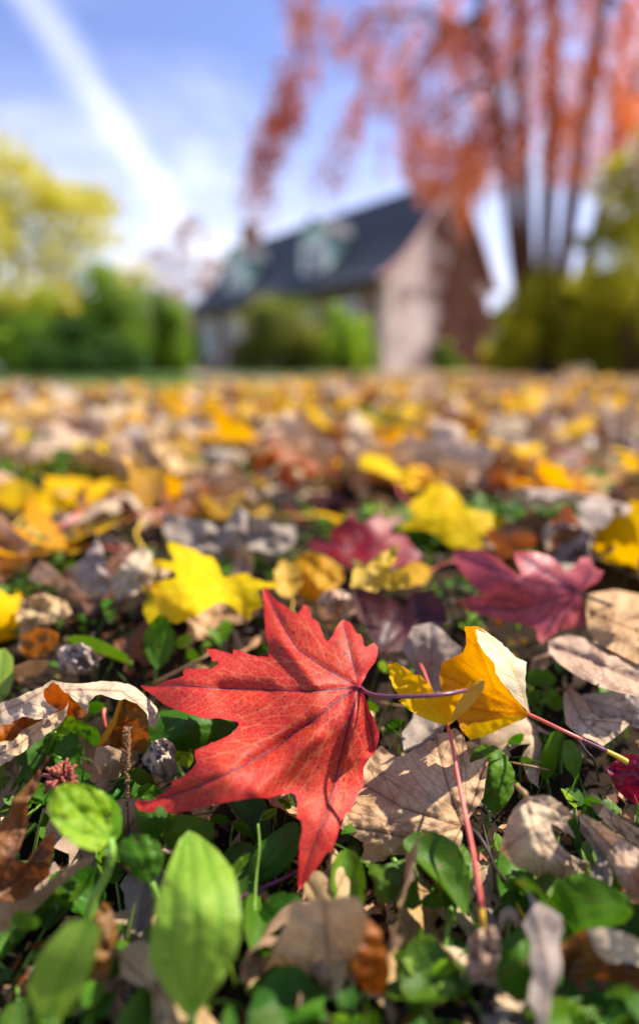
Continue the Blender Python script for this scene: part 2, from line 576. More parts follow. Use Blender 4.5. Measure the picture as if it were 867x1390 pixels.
def triangulate(outline, lines, step, jitter=.25, seed=0):
    """outline + constraint lines + interior grid -> verts(2D), tris"""
    rr = np.random.default_rng(seed)
    ol = resample(list(outline) + [outline[0]], step)[:-1]
    V = [tuple(p) for p in ol]
    n = len(V)
    E = [(i, (i + 1) % n) for i in range(n)]
    for ln in lines:
        q = resample(ln, step)
        k = len(V)
        V += [tuple(p) for p in q]
        E += [(k + i, k + i + 1) for i in range(len(q) - 1)]
    lo, hi = ol.min(0), ol.max(0)
    gx = np.arange(lo[0], hi[0], step)
    gy = np.arange(lo[1], hi[1], step * .87)
    G = np.array([(x + (step / 2 if j % 2 else 0), y) for j, y in enumerate(gy) for x in gx])
    G = G + rr.uniform(-jitter, jitter, G.shape) * step
    G = G[inside(ol, G)]
    if len(G):
        keep = segdist(G, [np.vstack([ol, ol[:1]])] + list(lines)) > step * .45
        G = G[keep]
    V += [tuple(p) for p in G]
    res = delaunay_2d_cdt([Vector(v) for v in V], E, [], 0, step * 1e-3)
    vo = np.array([(v.x, v.y) for v in res[0]])
    T = np.array([f for f in res[2] if len(f) == 3], dtype=int)
    cen = vo[T].mean(1)
    T = T[inside(ol, cen)]
    used = np.unique(T)
    mp_ = -np.ones(len(vo), dtype=int)
    mp_[used] = np.arange(len(used))
    return vo[used], mp_[T], ol


def tps(ctrl):
    c = np.array(ctrl, dtype=float)
    P, h = c[:, :2] / 100, c[:, 2]
    n = len(P)
    d = np.hypot(P[:, None, 0] - P[None, :, 0], P[:, None, 1] - P[None, :, 1])
    K = np.where(d > 0, d * d * np.log(d + 1e-12), 0) + np.eye(n) * .02
    A = np.zeros((n + 3, n + 3))
    A[:n, :n] = K
    A[:n, n] = 1
    A[:n, n + 1:] = P
    A[n, :n] = 1
    A[n + 1:, :n] = P.T
    w = np.linalg.lstsq(A, np.concatenate([h, [0, 0, 0]]), rcond=None)[0]

    def f(q):
        q = q / 100
        dd = np.hypot(q[:, None, 0] - P[None, :, 0], q[:, None, 1] - P[None, :, 1])
        U = np.where(dd > 0, dd * dd * np.log(dd + 1e-12), 0)
        return U @ w[:n] + w[n] + q @ w[n + 1:]
    return f


SHAPES = []                   # screen outlines of the traced things: other leaves keep out of their way


def traced_blade(outline, ctrl, veins=(), step=5, sec=None, ruffle=0.0, rscale=30, seed=0, teeth=0.0, groove=.0004, folds=()):
    outline = np.array(outline, dtype=float)
    if teeth:
        rr = np.random.default_rng(seed + 5)
        ol = resample(list(outline) + [outline[0]], 5.0)[:-1]
        # points jittered normal to the rim
        tn = np.roll(ol, -1, 0) - np.roll(ol, 1, 0)
        tn /= np.hypot(*tn.T)[:, None] + 1e-9
        ol = ol + np.stack([tn[:, 1], -tn[:, 0]], 1) * rr.normal(0, teeth, len(ol))[:, None]
        outline = ol
    veins = [np.array(v, dtype=float) for v in veins]
    diag = np.ptp(outline, axis=0).max()
    secs = secondaries(outline, veins, sec, seed) if (sec and len(veins)) else []
    v2, T, ol = triangulate(outline, veins + secs, step, seed=seed)
    hf = tps(ctrl)(v2)
    d1 = segdist(v2, veins) if len(veins) else np.full(len(v2), 50.)
    d2 = segdist(v2, secs) if secs else np.full(len(v2), 50.)
    ed = segdist(v2, [np.vstack([ol, ol[:1]])])
    if ruffle:
        nz_ = np.array([mnoise.noise(Vector((p[0] / rscale, p[1] / rscale, seed * 1.7))) + .5 * mnoise.noise(Vector((p[0] / rscale * 2.3, p[1] / rscale * 2.3, seed))) for p in v2])
        hf = hf + ruffle * nz_
    for (ax, ay, bx, by, wd, amp) in folds:            # a ridge or valley along a line
        dd = segdist(v2, [[(ax, ay), (bx, by)]])
        hf = hf + amp * np.exp(-(dd / wd) ** 2)
    vd = (v2[:, 1] - CY) / F
    depth = (H - hf) / (SP + vd * CP)
    dm = float(np.mean(depth))
    k = dm / F
    depth = depth * (1 + groove / dm * np.exp(-(d1 / (diag * .012)) ** 2))
    X = (v2[:, 0] - CX) / F * depth
    Y = (CP - vd * SP) * depth
    Z = H + (-SP - vd * CP) * depth
    V = np.stack([X, Y, Z], 1)
    # consistent orientation: faces look up
    a, b, c = V[T[:, 0]], V[T[:, 1]], V[T[:, 2]]
    if np.cross(b - a, c - a)[:, 2].sum() < 0:
        T = T[:, ::-1]
    return V, T, v2 * k, dict(vd1=d1 * k, vd2=d2 * k, ed=ed * k)


def traced_leaf(name, mat, outline, ctrl, label, cat='leaf', veins=(), parts=(), stems=(), group=None, **kw):
    """thing > blade, folded_lobe..., stem...; outline in photo pixels, heights in metres above the soil"""
    SHAPES.append((label, np.array(outline, dtype=float)))
    V, T, uv, at = traced_blade(outline, ctrl, veins, **kw)
    base = Vector(V.mean(0))
    base.z = V[:, 2].min()
    root = empty(name, base, label, cat, group)
    b = np.array(base)
    link('blade', mesh('blade', V - b, T, M[mat], uv, at), root)
    for p in parts:
        p = dict(p)
        nm, mt = p.pop('name'), p.pop('mat')
        lb = p.pop('label', None)
        V2, T2, uv2, at2 = traced_blade(**p)
        link(nm, mesh(nm, V2 - b, T2, M[mt], uv2, at2), root, label=lb)
    for nm, mt, pts, r0, r1 in stems:
        q = spline([tuple(Ph(*p)) for p in pts], 5)
        mb = MB()
        rr_ = [r0 + (r1 - r0) * (i / (len(q) - 1)) for i in range(len(q))]
        mb.tube([Vector(x) - base for x in q], rr_, 8)
        mb.obj(nm, M[mt], root, sm=True)
    return root


# ---- generic leaf outlines (x right, y to the tip, junction at the origin, length about 1)
HALF = {
    'maple': [(.03, -.02), (.12, -.10), (.24, -.16), (.36, -.12), (.44, -.16), (.40, -.03), (.34, .04), (.24, .08), (.34, .12), (.48, .14), (.56, .22), (.66, .24), (.72, .38),
              (.76, .50), (.62, .48), (.55, .52), (.46, .44), (.36, .42), (.26, .36), (.17, .34), (.16, .42), (.22, .52), (.30, .60), (.26, .66), (.24, .76), (.16, .78), (.10, .88), (.02, 1.0)],
    'silver': [(.02, -.01), (.10, -.08), (.22, -.14), (.38, -.18), (.34, -.08), (.28, .0), (.16, .05), (.28, .10), (.42, .14), (.50, .24), (.62, .30), (.74, .46), (.60, .44), (.52, .48),
               (.40, .38), (.26, .30), (.12, .24), (.10, .34), (.14, .46), (.26, .56), (.24, .64), (.30, .74), (.20, .76), (.12, .84), (.02, 1.02)],
    'norway': [(.03, -.02), (.14, -.08), (.30, -.14), (.48, -.10), (.42, .0), (.50, .06), (.44, .14), (.60, .18), (.78, .24), (.88, .34), (.78, .38), (.84, .50), (.66, .48), (.50, .46),
               (.38, .42), (.32, .46), (.38, .58), (.48, .70), (.34, .70), (.32, .80), (.20, .78), (.10, .88), (.02, .98)],
    'elm': [(.03, .02), (.16, .08), (.27, .20), (.33, .36), (.33, .52), (.27, .68), (.17, .84), (.07, .95), (.01, 1.0)],
}
VEINT = {
    'maple': [[(0, 0), (0, 1)], [(0, 0), (.40, .28), (.76, .50)], [(0, 0), (.44, -.14)]],
    'silver': [[(0, 0), (0, 1)], [(0, 0), (.38, .24), (.74, .46)], [(0, 0), (.36, -.16)]],
    'norway': [[(0, 0), (0, 1)], [(0, 0), (.42, .26), (.82, .42)], [(0, 0), (.46, -.10)]],
    'elm': [[(0, 0), (0, 1)]],
}


def gen_leaf(kind, seed, step, curl, crumple, sec=True, tooth=.018):
    """unit leaf mesh: returns V, T, uv(in m for a 9 cm leaf), attrs, stem"""
    r = random.Random(seed)
    half = HALF[kind]
    asym = r.uniform(-.12, .12)
    R = [(x * (1 + asym) + r.uniform(-.02, .02), y + r.uniform(-.02, .02)) for x, y in half]
    L = [(-x * (1 - asym) + r.uniform(-.02, .02), y + r.uniform(-.02, .02)) for x, y in half]
    ol = [(0, 0)] + R + L[::-1]
    if step < .1:
        q = resample(ol + [ol[0]], .07)[:-1]
        rr = np.random.default_rng(seed)
        q = q + rr.normal(0, tooth, q.shape) * (1 if kind != 'elm' else .5)
        ol = [tuple(p) for p in q]
    ve = []
    for i, v in enumerate(VEINT[kind]):
        if i == 0:
            ve.append(np.array([(0, 0), (.02 * r.uniform(-1, 1), .5), (0, .97)]))
        else:
            a = np.array(v, dtype=float)
            a = a * .95
            ve.append(a * [1 + asym, 1])
            ve.append(a * [-(1 - asym), 1])
    se = secondaries(np.array(ol), ve, .13, seed) if sec else []
    v2, T, oo = triangulate(ol, (ve if step < .1 else []) + se, step, seed=seed)
    d1, ed = segdist(v2, ve), segdist(v2, [np.vstack([oo, oo[:1]])])
    d2 = segdist(v2, se) if se else np.full(len(v2), 1.)
    P = np.column_stack([v2, np.zeros(len(v2))])
    so = seed * 3.1
    nz_ = np.array([mnoise.noise(Vector((p[0] * 2.2 + so, p[1] * 2.2, 1))) + .6 * mnoise.noise(Vector((p[0] * 5 + so, p[1] * 5, 5))) for p in v2])
    P[:, 2] = crumple * nz_ - .012 * np.exp(-(d1 / .03) ** 2) + .05 * crumple * np.sin(ed * 40) * 0
    # edges lift or fall
    P[:, 2] += r.uniform(-.5, 1) * crumple * np.maximum(0, .12 - ed)

    def bend(P, ang, k, off):
        ca, sa = math.cos(ang), math.sin(ang)
        u = P[:, 0] * ca + P[:, 1] * sa - off
        v = -P[:, 0] * sa + P[:, 1] * ca
        z = P[:, 2]
        kk = k
        if abs(kk) < 1e-3:
            return P
        th = kk * u
        u2 = (1 / kk - z) * np.sin(th)
        z2 = 1 / kk - (1 / kk - z) * np.cos(th)
        return np.column_stack([(u2 + off) * ca - v * sa, (u2 + off) * sa + v * ca, z2])
    a0 = r.choice([0, 0, math.pi / 2, r.uniform(0, 3)])
    P = bend(P, a0, curl * r.uniform(.7, 1.2) * r.choice([1, 1, -1]), r.uniform(-.15, .15))
    P = bend(P, a0 + r.uniform(.9, 1.9), curl * .35 * r.uniform(-1, 1), .3)
    P[:, 2] -= np.percentile(P[:, 2], 8)
    m = .09
    return P, T, v2 * m, dict(vd1=d1 * m, vd2=d2 * m, ed=ed * m)


# ------------------------------------------------------------------ setting: ground
def ground():
    ys = np.concatenate([np.arange(-.6, 1.6, .02), np.arange(1.6, 8, .12), np.geomspace(8, 900, 26)])
    xs0 = np.concatenate([-np.geomspace(600, 1.5, 22), np.arange(-1.45, 1.5, .03), np.geomspace(1.5, 600, 22)])
    ys = np.concatenate([[-600, -60, -6], ys])
    V, Fc = [], []
    for y in ys:
        for x in xs0:
            V.append((x, y, ground_z(x, y) if abs(x) < 60 else .048))
    nx = len(xs0)
    for j in range(len(ys) - 1):
        for i in range(nx - 1):
            a = j * nx + i
            Fc.append((a, a + 1, a + nx + 1, a + nx))
    m, t = new_mat('lawn_soil')
    geo = N(t, 'ShaderNodeNewGeometry')
    pos = geo.outputs['Position']
    sp = N(t, 'ShaderNodeSeparateXYZ')
    t.links.new(pos, sp.inputs[0])
    n1 = tnoise(t, pos, 60, 6, .7)
    soil = mixc(t, mrange(t, n1, .35, .65), C(.012, .008, .005), C(.032, .019, .011))  # almost black: shadow between the near leaves is put into the soil colour
    n2 = tnoise(t, pos, 1.4, 5, .6)
    n3 = tnoise(t, pos, 9, 5, .65)
    grass = mixc(t, mrange(t, n3, .35, .65), C(.045, .10, .018), C(.10, .17, .03))
    lit = mixc(t, mrange(t, tnoise(t, pos, 14, 4, .7), .4, .6), C(.26, .15, .08), C(.42, .28, .14))
    far = mixc(t, mrange(t, mth(t, 'ADD', n2, mth(t, 'MULTIPLY', sp.outputs['X'], -.02)), .56, .48), grass, lit)
    left = mth(t, 'MULTIPLY', mrange(t, sp.outputs['Y'], 3.6, 4.6), mrange(t, sp.outputs['X'], .6, -.4), clamp=True)
    far = mixc(t, left, far, mixc(t, mrange(t, n2, .62, .70), grass, lit))
    col = mixc(t, mrange(t, sp.outputs['Y'], 2.4, 4.2), soil, far)
    pr = N(t, 'ShaderNodeBsdfPrincipled', ins={'Roughness': .95, 'Specular IOR Level': .15})
    bp = N(t, 'ShaderNodeBump', ins={'Strength': .8, 'Distance': .006})
    t.links.new(n1, bp.inputs['Height'])
    t.links.new(bp.outputs[0], pr.inputs['Normal'])
    t.links.new(col, pr.inputs['Base Color'])
    out = N(t, 'ShaderNodeOutputMaterial')
    t.links.new(pr.outputs[0], out.inputs[0])
    link('ground', mesh('ground', V, Fc, m), kind='structure')
    # gravel path in front of the house
    mp_ = plain_mat('pinkish_gravel', C(.34, .23, .18), C(.46, .33, .26), 25, .9, .4, c3=C(.30, .20, .10), s3=3, spec=.1)
    V, Fc = [], []
    c0 = [(-4.2, 17.5), (-2.2, 11), (-.2, 8.0), (2.4, 7.2), (8, 7.6), (16, 8.6), (40, 11)]
    q = spline(c0, 8)
    for i, p in enumerate(q):
        w = min(2.0, .8 + i * .10) + .15 * math.sin(i * .8)
        V += [(p[0], p[1] - w, .053), (p[0], p[1] + w, .053)]
    for i in range(len(q) - 1):
        Fc.append((2 * i, 2 * i + 2, 2 * i + 3, 2 * i + 1))
    link('path', mesh('path', V, Fc, mp_), kind='structure')


ground()


# ------------------------------------------------------------------ house
def house():
    root = empty('stone_house', (2.7, 22, .048), 'old stone house with steep dark roof, two dormers and a sunlit gable end', 'house', rot=(0, 0, math.atan2(.64, .77)))
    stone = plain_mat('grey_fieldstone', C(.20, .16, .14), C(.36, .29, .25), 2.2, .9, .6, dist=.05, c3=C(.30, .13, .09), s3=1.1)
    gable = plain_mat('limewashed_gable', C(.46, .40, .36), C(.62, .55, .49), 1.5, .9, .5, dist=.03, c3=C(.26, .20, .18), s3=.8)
    roofm = plain_mat('dark_slate_roof', C(.018, .022, .034), C(.035, .04, .055), 3, .6, .4, dist=.02, stretch=(1, 1, 6))
    trim = plain_mat('cream_trim', C(.70, .62, .55), C(.75, .68, .6), 3, .6, .1)
    rake = plain_mat('sunlit_pink_rake', C(.70, .40, .36), C(.75, .46, .40), 3, .6, .1)  # sunlight on the rake board is put into its pale pink
    white = plain_mat('white_paint', C(.78, .78, .80), C(.82, .82, .84), 3, .5, .05)
    mint = plain_mat('mint_clapboard', C(.42, .78, .58), C(.50, .84, .66), 3, .6, .2, stretch=(1, 1, 12))
    glass = plain_mat('dark_window_glass', C(.03, .035, .045), C(.05, .055, .07), 1, .12, 0, spec=.9)
    brick = plain_mat('brown_brick_chimney', C(.22, .10, .07), C(.32, .16, .11), 6, .9, .4)
    doorm = plain_mat('brown_door', C(.10, .045, .03), C(.14, .06, .04), 5, .5, .1)
    prof = [(-.75, 3.55), (-.2, 3.85), (.6, 4.45), (1.6, 5.45), (4, 8.2), (6.4, 5.45), (7.0, 4.65), (7.4, 4.15), (7.75, 3.8)]
    # walls: long front, back, two gables as closed prisms
    b = MB()
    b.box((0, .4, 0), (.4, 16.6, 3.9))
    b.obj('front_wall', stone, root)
    b = MB()
    b.box((6.9, .4, 0), (7.3, 16.6, 3.9))
    b.obj('back_wall', stone, root)
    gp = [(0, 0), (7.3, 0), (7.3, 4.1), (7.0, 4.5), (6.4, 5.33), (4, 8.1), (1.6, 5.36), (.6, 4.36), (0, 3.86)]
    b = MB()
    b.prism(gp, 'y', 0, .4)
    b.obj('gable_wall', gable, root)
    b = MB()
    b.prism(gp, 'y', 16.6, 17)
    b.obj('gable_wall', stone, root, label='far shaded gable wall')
    b = MB()
    top = [(x, z + .16) for x, z in prof]
    b.prism(prof + top[::-1], 'y', -.28, 17.3)
    b.obj('roof', roofm, root)
    b = MB()
    tb = [(x, z + .02) for x, z in prof]
    tt = [(x, z + .17) for x, z in prof]
    b.prism(tb + tt[::-1], 'y', -.34, -.283)
    b.obj('rake_board', rake, root)
    for (y, x) in ((16.2, 4.0), (.9, 4.0)):
        if y < 2:
            continue
        b = MB()
        b.box((x - .5, y - .45, 7.6), (x + .5, y + .45, 9.5))
        b.box((x - .58, y - .53, 9.3), (x + .58, y + .53, 9.42))
        b.obj('chimney', brick, root)
    # dormers
    for yc in (5.6, 13.0):
        d = MB()
        w = 1.0
        d.prism([(yc - w, 4.35), (yc + w, 4.35), (yc + w, 6.35), (yc - w, 6.35)], 'x', .75, .83)
        fr = d.obj('dormer', white, root, label='white fronted dormer with mint green cheeks')
        for s in (-1, 1):
            c = MB()
            yy = yc + s * (w - .04)
            c.prism([(.83, 4.5), (1.1, 4.75), (1.9, 5.62), (2.6, 6.35), (.83, 6.35)], 'y', yy - .04, yy + .04)
            c.obj('cheek', mint, fr)
        r_ = MB()
        r_.prism([(yc - w - .2, 6.28), (yc, 7.15), (yc + w + .2, 6.28), (yc + w + .2, 6.4), (yc, 7.28), (yc - w - .2, 6.4)], 'x', .58, 3.3)
        r_.obj('dormer_roof', roofm, fr)
        g_ = MB()
        g_.prism([(yc - w, 6.355), (yc + w, 6.355), (yc, 7.12)], 'x', .76, .82)
        g_.obj('dormer_gable', mint, fr)
        p_ = MB()
        p_.box((.70, yc - .42, 4.65), (.745, yc + .42, 5.85))
        p_.obj('window', glass, fr)
        k_ = MB()
        for q in (-.44, 0, .44):
            k_.box((.665, yc + q - .035, 4.6), (.698, yc + q + .035, 5.9))
        for q in (4.6, 5.25, 5.85):
            k_.box((.63, yc - .46, q), (.662, yc + .46, q + .06))
        k_.obj('window_frame', white, fr)
    for (y0, y1, z0, z1, nm) in ((1.6, 2.7, 1.0, 2.9, 'window'), (4.4, 5.5, 1.0, 2.9, 'window'), (7.9, 9.1, .05, 2.5, 'door'), (11.2, 12.3, 1.0, 2.9, 'window'), (14.3, 15.4, 1.0, 2.9, 'window')):
        f = MB()
        f.box((-.06, y0, z0), (-.004, y1, z1))
        o = f.obj(nm, doorm if nm == 'door' else glass, root)
        k = MB()
        k.box((-.11, y0 - .12, z0), (-.063, y0 + .04, z1))
        k.box((-.11, y1 - .04, z0), (-.063, y1 + .12, z1))
        k.box((-.16, y0 - .15, z1), (-.063, y1 + .15, z1 + .14))
        if nm == 'window':
            k.box((-.10, (y0 + y1) / 2 - .04, z0), (-.063, (y0 + y1) / 2 + .04, z1))
            k.box((-.16, y0 - .15, z0 - .1), (-.063, y1 + .15, z0))
            k.obj('window_frame', white, o)
        else:
            k.obj('door_frame', white, o)


house()

# ------------------------------------------------------------------ trees and shrubs
bark = plain_mat('dark_bark', C(.075, .032, .02), C(.13, .06, .035), 9, .9, .8, dist=.02, stretch=(1, 1, .3))
barkpale = plain_mat('pale_bark', C(.17, .11, .10), C(.24, .17, .15), 5, .9, .5)
FM = {
    'red': foliage_mat('red_beech_foliage', [C(.30, .08, .09), C(.60, .15, .08), C(.90, .28, .04), C(.88, .36, .15), C(.66, .26, .26)], .6),
    'yellow': foliage_mat('yellow_green_foliage', [C(.26, .34, .04), C(.60, .56, .05), C(.80, .68, .08), C(.30, .42, .06)], .6),
    'green': foliage_mat('green_foliage', [C(.05, .12, .012), C(.13, .26, .02), C(.26, .40, .03), C(.40, .48, .04)], .55),
    'hedge': foliage_mat('mixed_hedge_foliage', [C(.10, .07, .03), C(.07, .12, .02), C(.18, .24, .03), C(.40, .42, .05), C(.46, .26, .08)], .55),
    'dark': foliage_mat('dark_green_foliage', [C(.025, .07, .01), C(.05, .12, .015), C(.09, .18, .02)], .4),
    'olive': foliage_mat('olive_gold_foliage', [C(.13, .16, .01), C(.36, .38, .02), C(.62, .60, .03), C(.80, .70, .06)], .65),
    'lime': foliage_mat('lime_foliage', [C(.16, .30, .02), C(.32, .50, .03), C(.46, .60, .05)], .55),
    'pink': foliage_mat('russet_twig_foliage', [C(.30, .17, .13), C(.42, .24, .17), C(.50, .33, .22)], .4),
    'leafage': foliage_mat('russet_leafage', [C(.10, .05, .045), C(.20, .09, .07), C(.30, .14, .10), C(.12, .10, .05)], .35),
}


def leaf_cloud(centres, radii, n_each, size, seed, flat=1.0, droop=0.0):
    """many small leaf-shaped faces spread in the volume of irregular clumps"""
    r = np.random.default_rng(seed)
    V, Fc, R = [], [], []
    for c, rad, n in zip(centres, radii, n_each):
        n = int(n)
        d = r.normal(size=(n, 3))
        d /= np.linalg.norm(d, axis=1)[:, None] + 1e-9
        q = d * (r.uniform(.15, 1, n) ** .45)[:, None]
        P = np.array(c) + q * np.array(rad if hasattr(rad, '__len__') else (rad, rad, rad * flat))
        if droop:
            P[:, 2] -= droop * r.exponential(.5, n)
        P[:, 2] = np.maximum(P[:, 2], .07)
        a = r.normal(size=(n, 3))
        a /= np.linalg.norm(a, axis=1)[:, None]
        b = np.cross(a, r.normal(size=(n, 3)))
        b /= np.linalg.norm(b, axis=1)[:, None] + 1e-9
        s = size * r.uniform(.6, 1.35, n)[:, None]
        base = len(V)
        cl = r.uniform(0, 1)
        quad = np.stack([P - a * s, P + b * s * .45, P + a * s, P - b * s * .45], 1).reshape(-1, 3)
        V += quad.tolist()
        Fc += [(base + 4 * i, base + 4 * i + 1, base + 4 * i + 2, base + 4 * i + 3) for i in range(n)]
        R += np.repeat(np.clip(cl * .6 + r.uniform(0, .4, n), 0, 1), 4).tolist()
    return V, Fc, R


def limb_points(p0, p1, sag, seed, n=7):
    r = random.Random(seed)
    p0, p1 = Vector(p0), Vector(p1)
    L = (p1 - p0).length
    out = []
    for i in range(n + 1):
        t = i / n
        p = p0.lerp(p1, t)
        p.z += sag * L * 4 * t * (1 - t)
        if 0 < i < n:
            p += Vector((r.uniform(-1, 1), r.uniform(-1, 1), r.uniform(-1, 1))) * L * .035
        out.append(p)
    return out


def tree(name, base, label, cat, height, crown_r, mat, barkm, seed, n_limbs=9, stems=1, trunk_r=.18, size=.10, dens=900, low=.3,
         spread=.12, clump=.26, droop=0.0, group=None, trunk_lean=0, sag=.05):
    r = random.Random(seed)
    root = empty(name, (base[0], base[1], .05), label, cat, group)
    tb = MB()
    cs, rs, ns = [], [], []
    for s in range(stems):
        a = 2 * math.pi * s / max(1, stems) + r.uniform(-.4, .4)
        lean = spread * height * (1 if stems > 1 else .3)
        top = Vector((math.cos(a) * lean + trunk_lean, math.sin(a) * lean, height * r.uniform(.82, .95)))
        foot = Vector((math.cos(a) * trunk_r * (1.3 if stems > 1 else 0), math.sin(a) * trunk_r * (1.3 if stems > 1 else 0), -.15))
        pts = limb_points(foot, top, .0, seed + s, 9)
        rad = [trunk_r * (1 - .88 * (i / 9)) * (1.25 if i == 0 else 1) for i in range(10)]
        tb.tube(pts, rad, 9)
        for k in range(n_limbs):
            t = low + (1 - low) * (k + r.random() * .7) / n_limbs
            i = min(8, int(t * 9))
            p = pts[i].lerp(pts[i + 1], t * 9 - i) if i < 9 else pts[9]
            ang = k * 2.4 + s * 1.1 + r.uniform(-.4, .4)
            prof = math.sin(math.pi * min(1, max(.12, (t - low) / (1 - low) * .85 + .15))) ** .6
            ln = crown_r * prof * r.uniform(.7, 1.15)
            e = p + Vector((math.cos(ang) * ln, math.sin(ang) * ln, ln * r.uniform(.05, .55) - droop * ln))
            lp = limb_points(p, e, sag, seed * 31 + k + s * 57, 6)
            rr = trunk_r * .38 * (1 - t * .6)
            tb.tube(lp, [rr * (1 - .85 * j / 6) for j in range(7)], 6)
            for j in (3, 4, 5, 6):
                for q in range(2):
                    c = lp[j] + Vector((r.uniform(-1, 1), r.uniform(-1, 1), r.uniform(-.7, 1))) * crown_r * .16
                    cs.append(tuple(c))
                    rs.append((crown_r * clump * r.uniform(.5, 1.1), crown_r * clump * r.uniform(.5, 1.1), crown_r * clump * r.uniform(.4, .9)))
                    ns.append(dens * r.uniform(.5, 1.2) / 8)
    tb.obj('trunk', barkm, root, sm=True)
    V, Fc, R = leaf_cloud(cs, rs, ns, size, seed, droop=droop)
    link('crown', mesh('crown', V, Fc, mat, attrs=dict(rnd=R), smooth_=False), root)
    return root


def shrub(name, base, label, cat, h, rx, ry, mat, seed, n=14, dens=420, size=.07, group=None, stem_mat=None, shape=None):
    r = random.Random(seed)
    root = empty(name, (base[0], base[1], .05), label, cat, group)
    tb = MB()
    cs, rs, ns = [], [], []
    for k in range(n):
        a, q = r.uniform(0, 6.28), math.sqrt(r.random())
        zt = h * r.uniform(.25, .86) * (1 - .45 * q * q)
        if shape:
            zt = zt * shape(math.cos(a) * q)
        e = Vector((math.cos(a) * q * rx * .8, math.sin(a) * q * ry * .8, zt))
        tb.tube(limb_points((e.x * .15, e.y * .15, -.1), e, .02, seed + k, 5), [.035 * h / 2 * (1 - .8 * j / 5) + .004 for j in range(6)], 5)
        for z_ in (1.0, .55):
            cs.append((e.x, e.y, e.z * z_))
            rs.append((rx * r.uniform(.22, .38), ry * r.uniform(.22, .38), h * r.uniform(.12, .22)))
            ns.append(dens * r.uniform(.5, 1.1))
    tb.obj('stem', stem_mat or bark, root, sm=True)
    V, Fc, R = leaf_cloud(cs, rs, ns, size, seed)
    link('foliage', mesh('foliage', V, Fc, mat, attrs=dict(rnd=R), smooth_=False), root)
    return root


def at(px, Y):
    """ground position seen in column px at distance Y"""
    return ((px - CX) / F * Y * 1.0, Y)


